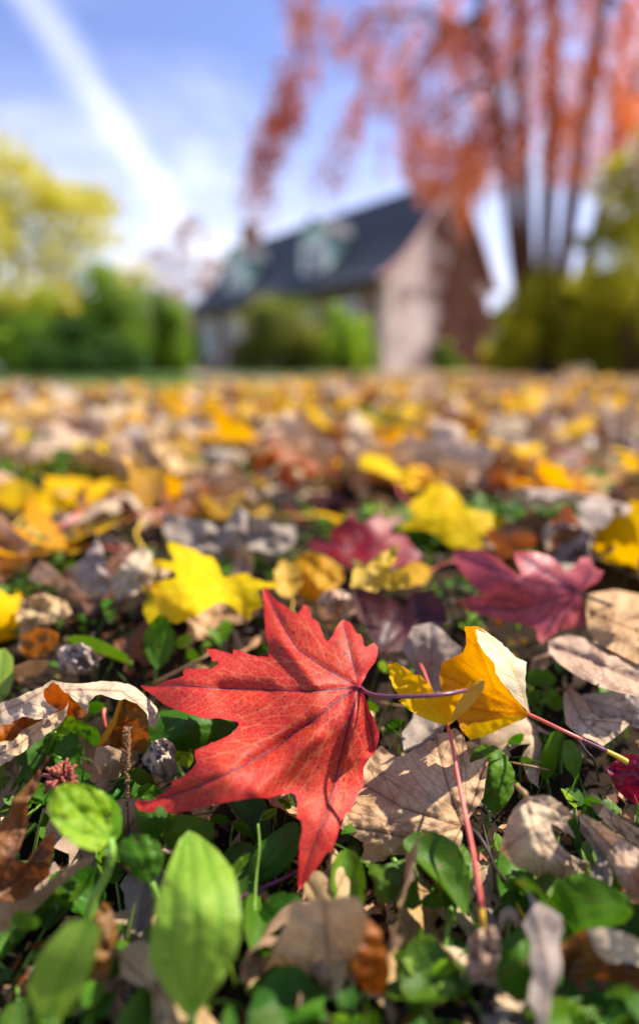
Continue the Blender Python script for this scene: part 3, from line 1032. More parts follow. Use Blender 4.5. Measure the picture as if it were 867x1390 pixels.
# the red tree on the right: several stems fanning up, long pendulous branches to the left
def red_tree():
    bx, by = at(735, 13)
    root = empty('red_tree', (bx, by, .05), 'tall multi-stemmed tree with orange red foliage on hanging branches', 'tree')
    tb = MB()
    cs, rs, ns = [], [], []
    r = random.Random(11)
    # tops of the stems given by where the photo shows them crossing the top edge
    def q3(px, py, Y):
        z = H + Y * (-(py - 500) / F) * 1.04
        return Vector(((px - CX) / F * (Y * CP - (z - H) * SP) - bx, Y - by, z - .05))
    stems = [([(722, 508, 13), (700, 380, 13), (682, 240, 12.6), (655, 120, 12.2), (640, -40, 12), (622, -220, 12)], .15),
             ([(728, 508, 13.1), (716, 370, 13.1), (708, 220, 13.1), (702, 90, 13.2), (700, -60, 13.3), (690, -260, 13.4)], .17),
             ([(736, 508, 13.2), (740, 370, 13.4), (748, 220, 13.6), (752, 90, 13.8), (758, -60, 14), (765, -260, 14)], .19),
             ([(744, 508, 13), (765, 370, 12.9), (792, 220, 12.7), (820, 90, 12.5), (845, -50, 12.3), (880, -240, 12)], .18),
             ([(750, 508, 13), (800, 360, 13.4), (840, 240, 13.6), (880, 130, 13.8), (930, 0, 14), (980, -180, 14)], .15)]
    sp = []
    for pts, rad in stems:
        P = [Vector(x) for x in spline([tuple(q3(*p)) for p in pts], 4)]
        P[0].z = -.2
        sp.append(P)
        tb.tube(P, [1.2 * rad * (1.25 if i == 0 else 1 - .75 * i / (len(P) - 1)) for i in range(len(P))], 9)
    # drooping branches: (start stem, fraction, end px, py, depth)
    ends = [(0, .55, 480, 120, 11.5), (0, .62, 520, 210, 11.5), (0, .70, 420, 60, 11), (0, .75, 450, -40, 11), (0, .8, 380, -30, 11), (0, .5, 560, 250, 12),
            (0, .62, 600, 150, 12), (0, .8, 540, 10, 11.5), (0, .9, 470, -120, 11.5), (0, .45, 610, 270, 12.5), (1, .5, 660, 250, 12), (1, .6, 640, 180, 12.5),
            (1, .7, 600, 60, 12), (1, .8, 580, -40, 12), (2, .5, 760, 260, 12.4), (2, .6, 700, 180, 12.8), (2, .7, 780, 100, 12.5), (2, .85, 720, -30, 13),
            (3, .5, 845, 230, 12.4), (3, .6, 860, 140, 12.2), (3, .7, 800, 40, 12.2), (3, .8, 900, 10, 12), (4, .5, 900, 240, 13), (4, .7, 950, 100, 13),
            (4, .8, 880, -20, 13), (0, .85, 395, 60, 10.5), (1, .4, 640, 300, 12.6), (1, .9, 640, -150, 13), (3, .9, 840, -150, 12), (2, .95, 760, -220, 13), (0, .75, 500, 40, 12.4),
            (4, .6, 1000, 200, 13.5), (4, .9, 1020, -60, 13.5), (0, .98, 560, -250, 12), (0, .9, 420, -180, 11)]
    for k, (si, f, px, py, Y) in enumerate(ends):
        P = sp[si]
        p0 = P[int(f * (len(P) - 1))]
        e = q3(px, py, Y)
        lp = limb_points(p0, e, .13, 100 + k, 8)
        tb.tube(lp, [.075 * (1 - .85 * j / 8) + .006 for j in range(9)], 6)
        for j in range(3, 9):
            # hanging twigs with leaves
            for q in range(4):
                top = lp[j] + Vector((r.uniform(-.5, .5), r.uniform(-.5, .5), r.uniform(-.1, .3)))
                L = r.uniform(.25, .9)
                c = top + Vector((r.uniform(-.08, .08), 0, -L * .5))
                cs.append(tuple(c))
                rs.append((r.uniform(.14, .32), r.uniform(.2, .4), L * .7))
                ns.append(r.uniform(14, 28))
                if q == 0:
                    tb.tube([top, c, c - Vector((0.03, 0, L * .45))], [.008, .006, .003], 4)
    # the long hanging spray that reaches down left beside the roof
    spray = [q3(*p) for p in ((470, 20, 11), (430, 90, 10.6), (400, 160, 10.3), (378, 205, 10.2), (360, 250, 10.1), (345, 295, 10))]
    tb.tube([Vector(x) for x in spline([tuple(x) for x in spray], 3)], [.03 - .0015 * i for i in range(16)], 6)
    for (px, py) in ((420, 110), (412, 135), (398, 170), (392, 190), (380, 205), (374, 225), (384, 232), (366, 242), (356, 262), (364, 272), (350, 285), (344, 300), (356, 308), (400, 205), (470, 240), (455, 265), (445, 285), (480, 215), (372, 255), (350, 262), (388, 208), (404, 190), (360, 240), (395, 222), (560, 262), (585, 250), (610, 262), (600, 285), (620, 300), (575, 275), (635, 270), (300, -5), (292, 8), (310, -14), (352, 28), (346, 40), (365, 10)):
        c = q3(px, py, 10.2)
        cs.append(tuple(c))
        rs.append((r.uniform(.2, .42), .3, r.uniform(.25, .5)))
        ns.append(100 if py > 150 else 60)
    tb.tube([q3(520, 120, 11), q3(490, 190, 10.6), q3(462, 250, 10.2), q3(446, 290, 10.2)], [.03, .02, .012, .004], 6)
    tb.tube([q3(430, -60, 10.6), q3(370, -20, 10.3), q3(330, -12, 10.2), q3(292, 10, 10.2)], [.03, .02, .012, .004], 6)
    for k in range(1900):
        py = r.uniform(-260, 335)
        lo = 372 if py < 130 else 372 + (py - 130) * 1.15
        px = r.uniform(lo, 960)
        if py > 292 and (px > 640 or px < 560):
            continue
        if mnoise.noise(Vector((px / 24, py / 60, 6))) < -.16 or (px < lo + 60 and r.random() < .35):
            continue
        Y = r.uniform(11.2, 14.6)
        cs.append(tuple(q3(px, py, Y)))
        rs.append((r.uniform(.07, .24), r.uniform(.2, .4), r.uniform(.25, .6)))
        ns.append(r.uniform(20, 44) * (1.3 if px > 620 else .85))
    tb.obj('trunk', bark, root, sm=True)
    V, Fc, R = leaf_cloud(cs, rs, ns, .056, 5)
    link('crown', mesh('crown', V, Fc, FM['red'], attrs=dict(rnd=R), smooth_=False), root)


red_tree()

# left: a yellow-green tree, shrubs below it, darker hedge-like shrubs toward the house
tree('maple_tree', at(40, 17), 'airy yellow green tree at the left edge behind the leafy lawn', 'tree', 6.9, 2.6, FM['yellow'], bark, 3, n_limbs=20, dens=440, size=.10, low=.12, trunk_r=.15, clump=.34)
tree('maple_tree', at(118, 19), 'yellow green tree just right of the tree at the left edge', 'tree', 6.3, 2.3, FM['yellow'], bark, 23, n_limbs=18, dens=360, size=.10, low=.12, trunk_r=.12, clump=.34)
tree('maple_tree', at(-90, 20), 'golden leaning tree partly outside the left edge', 'tree', 7.4, 3.2, FM['yellow'], bark, 33, n_limbs=16, clump=.34, dens=420, size=.11, low=.25, trunk_r=.16)
G1 = 'shrubs along the left side of the lawn'
for i, (px, Y, h, rx, mt, lb) in enumerate((
        (15, 15, 2.9, 1.6, 'yellow', 'yellowish rounded shrub at the far left edge of the lawn'),
        (85, 15.5, 3.3, 1.7, 'green', 'tall green shrub under the yellow green trees'),
        (160, 16, 3.7, 1.6, 'green', 'tallest green shrub between the yellow trees and the upright green shrub'),
        (215, 17, 3.4, 1.3, 'green', 'green upright shrub left of the low dark shrub beside the house'),
        (245, 20, 2.2, 1.1, 'dark', 'low dark shrub touching the left end of the stone house'),
        (125, 13.5, 1.5, 1.5, 'dark', 'low dark green shrub in front of the tall green ones'),
        (45, 13.5, 1.6, 1.3, 'green', 'low mid green shrub near the left edge'))):
    shrub('shrub', at(px, Y), lb, 'shrub', h, rx, rx * .8, FM[mt], 40 + i, n=13, dens=420 if Y > 14 else 350, size=.075, group=G1)
# far bare trees with a few russet leaves
G2 = 'thin far trees between the shrubs and the house'
for i, (px, Y, h, lb) in enumerate(((262, 44, 13.0, 'thin pale bare tree nearest the left gable of the house'),
                                    (222, 47, 11.0, 'thin bare russet tree above the upright green shrub'),
                                    (300, 50, 11.5, 'faint bare tree rising behind the left end of the roof'),
                                    (185, 50, 10.0, 'faint bare tree behind the tallest green shrub'))):
    tree('bare_tree', at(px, Y), lb, 'tree', h, 2.6, FM['pink'], barkpale, 60 + i, n_limbs=20, dens=210, size=.12, low=.15, trunk_r=.17, sag=.02, group=G2)
# bushes before the house
shrub('bush', at(395, 18.5), 'broad olive green bush before the long wall of the house', 'bush', 3.1, 2.2, 1.3, FM['hedge'], 71, n=24, dens=210, size=.08)
shrub('bush', at(465, 17.5), 'bright lime green bush before the corner of the house', 'bush', 2.4, 1.15, 1.0, FM['lime'], 72, n=15, dens=330, size=.075)
shrub('bush', at(345, 20), 'small reddish bush by the house entrance', 'bush', 1.9, .9, .8, FM['leafage'], 73, n=9, dens=260, size=.07)
shrub('bush', at(600, 19), 'small dark green bush at the foot of the gable', 'bush', 1.25, .75, .6, FM['green'], 74, n=9, dens=300, size=.06)
# right: big gold green bushes
shrub('bush', at(735, 12), 'large olive bush at the foot of the red tree', 'bush', 2.6, 1.15, 1.1, FM['olive'], 81, n=20, dens=520, size=.06)
shrub('bush', at(812, 11.5), 'large yellow green bush right of the red tree foot', 'bush', 3.6, 1.2, 1.1, FM['olive'], 82, n=22, dens=480, size=.06)
shrub('bush', at(905, 11), 'yellow green bush cut by the right edge', 'bush', 2.7, 1.3, 1.1, FM['olive'], 83, n=18, dens=420, size=.06)
tree('young_tree', at(850, 10.3), 'young yellow green tree rising above the right bushes', 'tree', 4.7, 1.3, FM['olive'], bark, 84, n_limbs=22, dens=620, size=.065, low=.12, trunk_r=.06, clump=.32)
shrub('bush', at(680, 15), 'smaller dark olive bush between the gable and the red tree', 'bush', 1.7, .8, .8, FM['olive'], 85, n=12, dens=380, size=.06)
# far treeline that closes the horizon
G3 = 'far trees closing the horizon'
FAR = ((-150, 60, 10, 'dark', 'far dark tree beyond the left edge'), (60, 58, 9, 'green', 'far green tree behind the left trees'), (150, 62, 8, 'dark', 'far dark tree behind the tall green shrub'),
       (320, 70, 7, 'green', 'far low tree hidden behind the house roof'), (660, 58, 6, 'dark', 'far dark tree right of the gable'), (720, 62, 7, 'olive', 'far olive tree behind the red tree'),
       (800, 60, 8, 'green', 'far green tree behind the right bushes'), (900, 58, 9, 'dark', 'far dark tree beyond the right edge'), (240, 64, 6, 'green', 'far green tree just left of the house'))
for i, (px, Y, h, mt, lb) in enumerate(FAR):
    tree('broadleaf_tree', at(px, Y), lb, 'tree', h, 4.5, FM[mt], bark, 90 + i, n_limbs=9, dens=700, size=.28, low=.05, trunk_r=.2, group=G3)


def leafage():  # russet leaves standing in for foliage hanging before the gable's brown half
    c, s = math.cos(math.atan2(.64, .77)), math.sin(math.atan2(.64, .77))
    root = empty('gable_leafage', (2.7 + 6 * c, 22 + 6 * s, .05), 'russet stand-in vine covering the right half of the gable', 'climbing plant', rot=(0, 0, math.atan2(.64, .77)))
    r = random.Random(3)
    tb = MB()
    cs, rs, ns = [], [], []
    for k in range(80):
        x = r.uniform(-2.9, 1.1)
        top = (8.0 - abs(x + 2) * 1.05) if x > -2 else 7.6
        z = r.uniform(.3, max(.6, min(top, 7.6) - .4))
        cs.append((x, -.12, z))
        rs.append((.55, .1, .6))
        ns.append(170)
    for k in range(5):
        x = -1.8 + k * .9
        tb.tube(limb_points((x, -.08, -.1), (x + r.uniform(-.5, .5), -.1, 4.6 - k * .5), 0, k, 6), [.05, .045, .04, .03, .025, .02, .01], 5)
    tb.obj('stem', bark, root, sm=True)
    V, Fc, R = leaf_cloud(cs, rs, ns, .09, 8)
    link('foliage', mesh('foliage', V, Fc, FM['leafage'], attrs=dict(rnd=R), smooth_=False), root)


leafage()

#@@NEAR@@
# ------------------------------------------------------------------ traced near leaves
FAR_STEP = 7


def near_leaves():
    T = traced_leaf
    J = (488, 932)
    main = [(489, 931), (492.7, 925.9), (494.5, 919.3), (501, 909.4), (509.8, 898.5), (512.7, 886.4), (512, 878.8), (507.7, 872.2), (503.3, 874.4), (496, 878), (493.4, 874.4), (492.3, 865.6), (489, 861.2),
            (483.5, 859.7), (479.2, 851.4), (473.7, 844.8), (466, 840.8), (461.6, 843.7), (456.2, 851.4), (450.7, 863.4), (444, 871), (439.7, 865.6), (436.4, 855.7), (432, 844.8), (427.7, 840.8), (423.3, 839.3),
            (421.5, 829.4), (416.7, 821.8), (412.3, 820.7), (409, 826.2), (405.7, 832.7), (398, 830.5), (391.5, 826.2), (383.8, 820.7), (376.2, 816.3), (368.5, 807.5), (362, 798.8), (359, 794.5), (356.4, 803),
            (358.6, 822.9), (359.7, 844.8), (360.8, 862.3), (365.2, 877.7), (364.5, 891.9), (351, 891.2), (336.9, 888), (329, 883.7), (317.3, 881.8), (315.3, 888), (305.5, 885.7), (291.8, 881.2), (280, 880.6),
            (285.9, 892), (288.8, 896.9), (297.6, 896.9), (296.7, 901.8), (286.9, 908.6), (266.3, 907.6), (252.5, 907.6), (248.6, 911.6), (249, 917.5), (240.8, 920.4), (226, 923.3), (209.4, 932.2), (199.6, 930.2),
            (190.8, 930.8), (197.6, 937), (209.4, 944.9), (221.2, 955.7), (238.8, 963.5), (258.4, 969.4), (278, 975.3), (297.6, 975.3), (313.3, 977.3), (322.4, 980), (325, 984), (318, 992.9), (307, 1000.5),
            (291.8, 1007), (286.3, 1007), (283, 1010.8), (274.2, 1013.7), (264.4, 1018.7), (264.4, 1025.7), (267.2, 1035.6), (261, 1043.3), (252.3, 1051), (241.4, 1057.5), (232, 1060.4), (232.6, 1067.4), (227, 1075),
            (212.9, 1079.4), (210.7, 1085.4), (197.5, 1086.7), (186.6, 1085.4), (183.3, 1091.5), (188.8, 1100.3), (204, 1102.9), (210.7, 1100.3), (215, 1093.7), (221.6, 1095.9), (225, 1102.5), (239.2, 1104.2),
            (256.7, 1100.3), (278.6, 1094), (302.7, 1089.3), (322.4, 1086), (346.6, 1082.7), (362.5, 1083.4), (381, 1078.6), (394.6, 1076.5), (400.9, 1079.7), (403.6, 1090), (402.3, 1109.8), (409.2, 1115),
            (410.2, 1129.5), (406, 1146), (406, 1158.5), (405.6, 1175), (404, 1198), (407, 1207.3), (414.4, 1205.3), (421.6, 1193.8), (428.9, 1181.4), (441.3, 1160.6), (445.5, 1156.5), (447.6, 1157.5), (453.8, 1146),
            (463, 1117), (468.3, 1102.5), (474.6, 1102.5), (480.8, 1090), (486, 1075.5), (492.2, 1069.3), (492.8, 1056.8), (493.3, 1040.2), (498.4, 1029.8), (506.7, 1024.6), (509.9, 1017.4), (513.5, 1005), (514, 994.5), (511, 985),
            (507.7, 976.3), (502.2, 965.3), (497.8, 952.2), (492.3, 939)]
    mv = [[J, (460, 918), (430, 900), (405, 882), (390, 860), (373, 828), (361, 803)],
          [J, (478, 895), (471, 865), (466, 846)],
          [J, (455, 936), (415, 938), (370, 937), (330, 936), (290, 934), (240, 930), (196, 932)],
          [J, (460, 950), (435, 970), (400, 995), (375, 1015), (352, 1028), (320, 1045), (270, 1067), (192, 1093)],
          [J, (477, 970), (466, 1010), (455, 1060), (440, 1110), (425, 1150), (409, 1200)],
          [J, (498, 970), (505, 1000), (507, 1018)]]
    T('maple_leaf', 'red', main,
      [(489, 931, .071), (359, 794, .100), (364, 880, .080), (420, 860, .088), (466, 841, .090), (510, 878, .083), (190, 931, .060), (285, 885, .078), (325, 983, .062), (250, 930, .070), (185, 1092, .041),
       (300, 1050, .060), (400, 1078, .044), (420, 1000, .063), (407, 1205, .022), (440, 1120, .038), (492, 1050, .038), (513, 995, .050), (475, 980, .064), (240, 1085, .046)],
      'large bright red maple leaf lying sharp in front with five toothed lobes', veins=mv, step=3.2, sec=26, ruffle=.0009, rscale=62, seed=1, groove=.0009, teeth=.35,
      folds=((489, 935, 472, 1030, 9, .0050), (489, 940, 500, 1020, 6, -.0030), (360, 935, 300, 936, 12, -.002), (420, 985, 340, 1035, 10, -.002), (430, 1000, 350, 1075, 14, .0025), (380, 870, 430, 930, 12, .002)),
      stems=[('stem', 'stempurple', [(488, 932, .0715), (500, 941, .076), (525, 945, .081), (570, 945, .085), (605, 942, .086), (632, 937, .084)], .00095, .00085)])

    T('maple_leaf', 'yellow', [(227.3, 736.1), (234.2, 735), (249.2, 740.8), (263, 745.4), (276.9, 754.6), (288.4, 755.8), (295.3, 766.1), (301.1, 781.1), (305.7, 783.4), (318.4, 779.5), (336.9, 777.7), (343.8, 784.6),
        (360, 789.2), (378.4, 790.4), (377.2, 797.3), (360, 798.4), (349.6, 800.7), (354.2, 812.3), (356.5, 823.8), (341.5, 828.4), (340.3, 840), (330, 837.6), (318.4, 826.1), (306.9, 818), (295.3, 818), (283.8, 826.1),
        (272.3, 833), (256.1, 840), (241.1, 846.9), (231.9, 844.6), (223.8, 835.3), (214.6, 840), (208.8, 853.3), (200.8, 844.6), (195, 833), (194.3, 819.2), (204.2, 810), (193.8, 800.7), (191.5, 795), (207.7, 790.4),
        (226.1, 786.9), (240, 783.4), (237.7, 775.4), (221.5, 771.9), (200.8, 766.1), (198.5, 760.4), (216.9, 759.2), (235.4, 762.7), (234.2, 754.6), (228.4, 745.4)],
      [(200, 760, .083), (230, 737, .094), (290, 765, .082), (303, 800, .078), (200, 800, .072), (205, 845, .062), (270, 825, .076), (350, 790, .084), (340, 835, .066), (240, 800, .080)],
      'bright yellow maple leaf lying behind and left of the large red leaf', veins=[[(303, 800), (268, 772), (232, 740)], [(303, 800), (250, 802), (196, 798)], [(303, 800), (255, 820), (205, 848)], [(303, 800), (340, 792), (376, 794)], [(303, 800), (330, 815), (338, 835)]],
      step=5, sec=24, ruffle=.002, rscale=40, seed=2, teeth=.4)

    T('maple_leaf', 'crimson', [(412.7, 733.6), (427.9, 732.3), (448.2, 736.1), (448.2, 723.5), (458.4, 710.8), (473.6, 700.6), (477.4, 690.5), (482.5, 700.6), (487.6, 710.8), (497.7, 707), (516.8, 695.5), (520.6, 705.7),
        (537, 701.9), (549.7, 701.9), (532, 715.8), (526.9, 723.5), (549.7, 726), (557.4, 738.7), (575.1, 756.4), (562.4, 764.1), (542, 766.6), (532, 778), (516.8, 771.7), (501.5, 761.5), (476.1, 771.7), (463.5, 764.1),
        (445.7, 755.2), (427.9, 746.3)],
      [(412, 733, .080), (477, 691, .105), (550, 702, .090), (575, 756, .072), (476, 771, .066), (480, 742, .076), (520, 735, .082)],
      'crimson purple maple leaf behind the small cream leaf', veins=[[(500, 745), (478, 693)], [(500, 745), (548, 703)], [(500, 745), (415, 736)], [(500, 745), (573, 756)]], step=5, sec=24, ruffle=.001, rscale=50, seed=3)

    T('maple_leaf', 'rose', [(613.9, 750), (637, 745.4), (658.5, 747), (673.9, 757.7), (689.3, 770), (704.7, 780.8), (706.3, 776.2), (698.6, 760.8), (698.6, 748.5), (723.2, 748.5), (744.8, 754.6), (757.1, 763.9),
        (766.3, 776.2), (778.6, 770), (787.9, 756.2), (800.2, 756.2), (806.3, 770), (818.7, 776.2), (812.5, 788.5), (797.1, 797.8), (787.9, 803.9), (792.5, 819.3), (795.6, 837.8), (797.1, 848.6), (781.7, 851.6),
        (763.2, 853.2), (747.8, 862.4), (735.5, 874.7), (729.4, 868.6), (727.8, 853.2), (704.7, 847), (680.1, 840.9), (655.4, 834.7), (621.6, 825.5), (615.4, 817.8), (637, 810), (649.3, 807), (666, 817), (652.4, 803.9),
        (633.9, 788.5), (618.5, 767)],
      [(614, 750, .088), (660, 750, .096), (700, 750, .098), (785, 803, .078), (815, 776, .088), (735, 873, .050), (795, 845, .058), (620, 822, .062), (690, 830, .062), (700, 790, .086), (740, 830, .066)],
      'rose pink maple leaf with dark veins at the right', veins=[[(785, 803), (720, 790), (660, 770), (616, 752)], [(785, 803), (745, 780), (700, 752)], [(785, 803), (700, 828), (620, 822)], [(785, 803), (755, 835), (735, 871)], [(785, 803), (800, 780), (804, 760)], [(785, 803), (792, 825), (793, 845)]],
      step=4.5, sec=26, ruffle=.001, rscale=45, seed=4, teeth=.3,
      stems=[('stem', 'stemdark', [(786, 804, .078), (800, 811, .08), (830, 822, .074), (858, 832, .066)], .001, .0012)])

    # the two yellow leaves right of the red leaf
    T('maple_leaf', 'golden', [(630, 850), (648.5, 850), (659.2, 859), (668, 885), (676, 912), (690, 938), (706, 955), (717.5, 970.6), (712.2, 974.6), (696.3, 981.2), (672.4, 991.8), (653.9, 999.8),
        (638, 1003.7), (627.3, 994.5), (620, 978.5), (606, 962), (598, 936), (595.5, 917.5), (599.5, 899), (614, 892), (627.3, 885.7), (632.6, 875), (631.3, 859)],
      [(630, 850, .098), (655, 855, .098), (598, 915, .070), (605, 960, .056), (640, 1003, .040), (717, 970, .052), (650, 930, .058), (690, 945, .060), (660, 970, .046)],
      'folded orange yellow maple leaf with a white lit flap', veins=[[(717, 970), (670, 935), (640, 855)], [(717, 970), (660, 965), (608, 955)], [(717, 970), (670, 985), (635, 1000)], [(717, 970), (660, 945), (600, 915)]], step=4, sec=26, ruffle=.0016, rscale=45, seed=5, teeth=.5,
      parts=[dict(name='folded_lobe', mat='sunlitpale', label='pale folded underside, its sunlit white put into the colour', outline=[(645, 850), (659.2, 857), (680.4, 873), (698.9, 891.7), (714, 899), (712.9, 922.8), (714.2, 944), (718.2, 965.3), (719.5, 972), (712, 962),
                  (698, 947), (685, 931), (672, 914), (670, 900), (657, 885), (648, 870)],
                  ctrl=[(645, 850, .100), (680, 873, .090), (713, 900, .080), (715, 945, .064), (718, 970, .0535), (698, 945, .072), (672, 912, .092), (655, 882, .097)], veins=[[(718, 970), (705, 930), (690, 895), (660, 862)]], step=4, sec=24, ruffle=.0012, rscale=25, seed=6, teeth=.5),
             dict(name='folded_lobe', mat='yellow', label='lower rim with sunlight put into its yellow', outline=[(627, 992), (640, 982), (668, 978), (690, 973), (712, 972), (698, 981), (672.4, 992.8), (653.9, 1000.8), (638, 1005)],  # lit lower strip: sunlight is put into its brighter yellow
                  ctrl=[(627, 992, .044), (668, 978, .051), (712, 972, .054), (650, 1001, .042)], step=4, ruffle=.001, rscale=20, seed=7, teeth=.5)],
      stems=[('stem', 'stemred', [(717, 970, .053), (735, 978, .056), (760, 990, .058), (790, 1004, .056)], .0010, .0008), ('stem_end', 'stempurple', [(790, 1004, .056), (805, 1011, .054), (822, 1019, .052)], .0008, .0009),
             ('stem_tip', 'stemyellow', [(822, 1019, .052), (838, 1027, .050), (850, 1034, .048)], .0009, .0014)])

    T('maple_leaf', 'yellow', [(526.5, 901.6), (537.1, 899), (547.7, 905.6), (562.3, 916.2), (570.3, 916.2), (582.2, 928.1), (587.5, 936.1), (590.2, 941.4), (606, 936), (624.7, 936.1), (632.6, 930.8), (640.6, 921.5), (639.3, 929.5),
        (646, 926), (630, 950), (617, 968), (607.4, 985.2), (592.8, 981.2), (574.3, 974.6), (555.7, 964), (539.8, 950.7), (545, 949.4), (535.8, 936.1), (527.9, 920.2)],
      [(527, 902, .078), (560, 915, .074), (590, 940, .064), (640, 922, .078), (607, 985, .0505), (556, 964, .058), (535, 938, .066), (615, 960, .058)],
      'yellow maple leaf standing upright on its long red stem', veins=[[(607, 985), (575, 950), (530, 905)], [(607, 985), (620, 955), (640, 925)], [(607, 985), (575, 970), (542, 951)]], step=3.5, sec=22, ruffle=.002, rscale=20, seed=8, teeth=.4,
      parts=[dict(name='folded_lobe', mat='cream', label='tan rolled rim', outline=[(648.5, 924.2), (657.8, 924.2), (656.5, 934.8), (648.5, 946.7), (632.6, 965.3), (616.7, 978.5), (607.4, 985.2), (613, 970), (622, 952), (634, 936)],
                  ctrl=[(657, 925, .083), (648, 925, .086), (632, 965, .062), (607, 985, .0515), (622, 952, .070)], step=4, ruffle=.001, rscale=18, seed=9)],
      stems=[('stem', 'stemred', [(607, 984, .051), (614, 1015, .052), (622, 1060, .050), (632, 1110, .046), (643, 1165, .040), (651, 1215, .034), (653, 1232, .030)], .00085, .0010),
             ('stem_tip', 'stemyellow', [(653, 1232, .030), (654, 1245, .028), (655, 1260, .024)], .0010, .0013)])

    T('maple_leaf', 'tan', [(462.1, 1123.9), (478.8, 1135), (492.6, 1143.3), (492.6, 1157.2), (487, 1171), (499.5, 1172.4), (520.3, 1168.2), (528.6, 1161.3), (550.7, 1160), (564.6, 1151.6), (575.6, 1146), (575.6, 1157.2),
        (566, 1168.2), (578.4, 1175.2), (595, 1178), (608.9, 1173.8), (620, 1164), (625.5, 1151.6), (628.2, 1135), (628, 1122.6), (633.8, 1112.9), (644.8, 1099), (656, 1082.4), (657.3, 1065.8), (660, 1049.2),
        (662.8, 1035.4), (658.7, 1028.4), (644.8, 1032.6), (636.5, 1035.4), (633.8, 1013.2), (628.2, 996.6), (617, 988), (606, 994), (590.9, 996.6), (589.5, 1005), (584, 1003.5), (570, 1013.2), (545.2, 1027),
        (531.3, 1024.3), (517.5, 1011.8), (506.4, 1021.5), (495.4, 1038), (480, 1063), (474, 1090), (467.7, 1107.3)],
      [(462, 1124, .024), (488, 1170, .014), (575, 1150, .018), (570, 1172, .012), (610, 1172, .014), (627, 1122, .021), (658, 1060, .032), (660, 1030, .038), (610, 990, .042), (585, 1003, .036), (545, 1027, .030),
       (515, 1012, .030), (500, 1060, .022), (540, 1080, .034), (560, 1120, .028), (600, 1060, .036), (505, 1110, .029), (600, 1140, .024)],
      'light tan maple leaf under the red leaf and the red stem', veins=[[(627, 1122), (578, 1107), (545, 1096), (509, 1074), (485, 1062)], [(627, 1122), (613, 1085), (603, 1050), (595, 1020), (591, 998)], [(627, 1122), (642, 1088), (655, 1045), (659, 1032)],
        [(627, 1122), (595, 1131), (555, 1138), (510, 1128), (466, 1123)], [(627, 1122), (612, 1150), (598, 1174)]], step=3.2, sec=26, ruffle=.0022, rscale=26, seed=10, groove=.0008, teeth=.35,
      stems=[('stem', 'stemdark', [(627, 1122, .0215), (645, 1130, .024), (661, 1154, .022), (672, 1179, .018), (690, 1202, .012)], .0009, .0009)])

    T('maple_leaf', 'grey', [(545, 880), (560, 850), (585, 845), (600, 855), (612, 868), (628, 880), (622, 896), (612, 892), (606, 905), (598, 930), (596, 960), (604, 985), (596, 1003), (584, 1003), (570, 1013), (548, 1020), (545, 995), (560, 975), (565, 940), (560, 905)],
      [(550, 880, .062), (585, 847, .074), (628, 880, .068), (598, 935, .048), (600, 1000, .036), (548, 1018, .030), (560, 930, .044)],
      'pale wrinkled leaf standing behind the two yellow leaves', veins=[[(598, 1000), (585, 940), (585, 850)]], step=4.5, sec=26, ruffle=.002, rscale=32, seed=11)

    T('maple_leaf', 'buff', [(713, 1082), (731.6, 1078.8), (744.7, 1079.6), (757.8, 1087.5), (770.9, 1099.3), (774.8, 1107), (770.9, 1112.4), (768, 1116), (781.4, 1138.5), (765.7, 1129.4), (747.3, 1116.3), (747.3, 1128), (755, 1143.8),
        (776, 1162), (799.7, 1170), (802.3, 1183), (791.8, 1191), (770.9, 1191), (755.2, 1185.7), (739.5, 1179), (738.2, 1188.3), (733, 1205.3), (726.4, 1188.3), (713.3, 1180.4), (697.6, 1175.2), (684.5, 1162), (678, 1154.2),
        (683.2, 1133.3), (688.4, 1112.4), (700.2, 1094)],
      [(713, 1083, .050), (745, 1080, .052), (774, 1105, .042), (781, 1138, .028), (748, 1118, .042), (715, 1120, .050), (800, 1180, .016), (733, 1204, .014), (738, 1178, .030), (680, 1155, .028), (760, 1165, .030), (755, 1145, .034), (710, 1150, .044), (690, 1110, .040)],
      'pale wrinkled curled leaf with one drooping pointed lobe right of the red stem', veins=[[(713, 1084), (722, 1120), (738, 1160), (734, 1200)], [(722, 1125), (700, 1140), (682, 1155)], [(713, 1084), (745, 1095), (772, 1108)], [(726, 1132), (750, 1155), (795, 1180)]],
      step=3.2, sec=20, ruffle=.0020, rscale=22, seed=12, groove=.0006, teeth=.5,
      stems=[('stem', 'stemtan', [(713, 1084, .050), (712, 1077, .053), (706, 1072, .052), (700, 1066, .050)], .0012, .0010)])

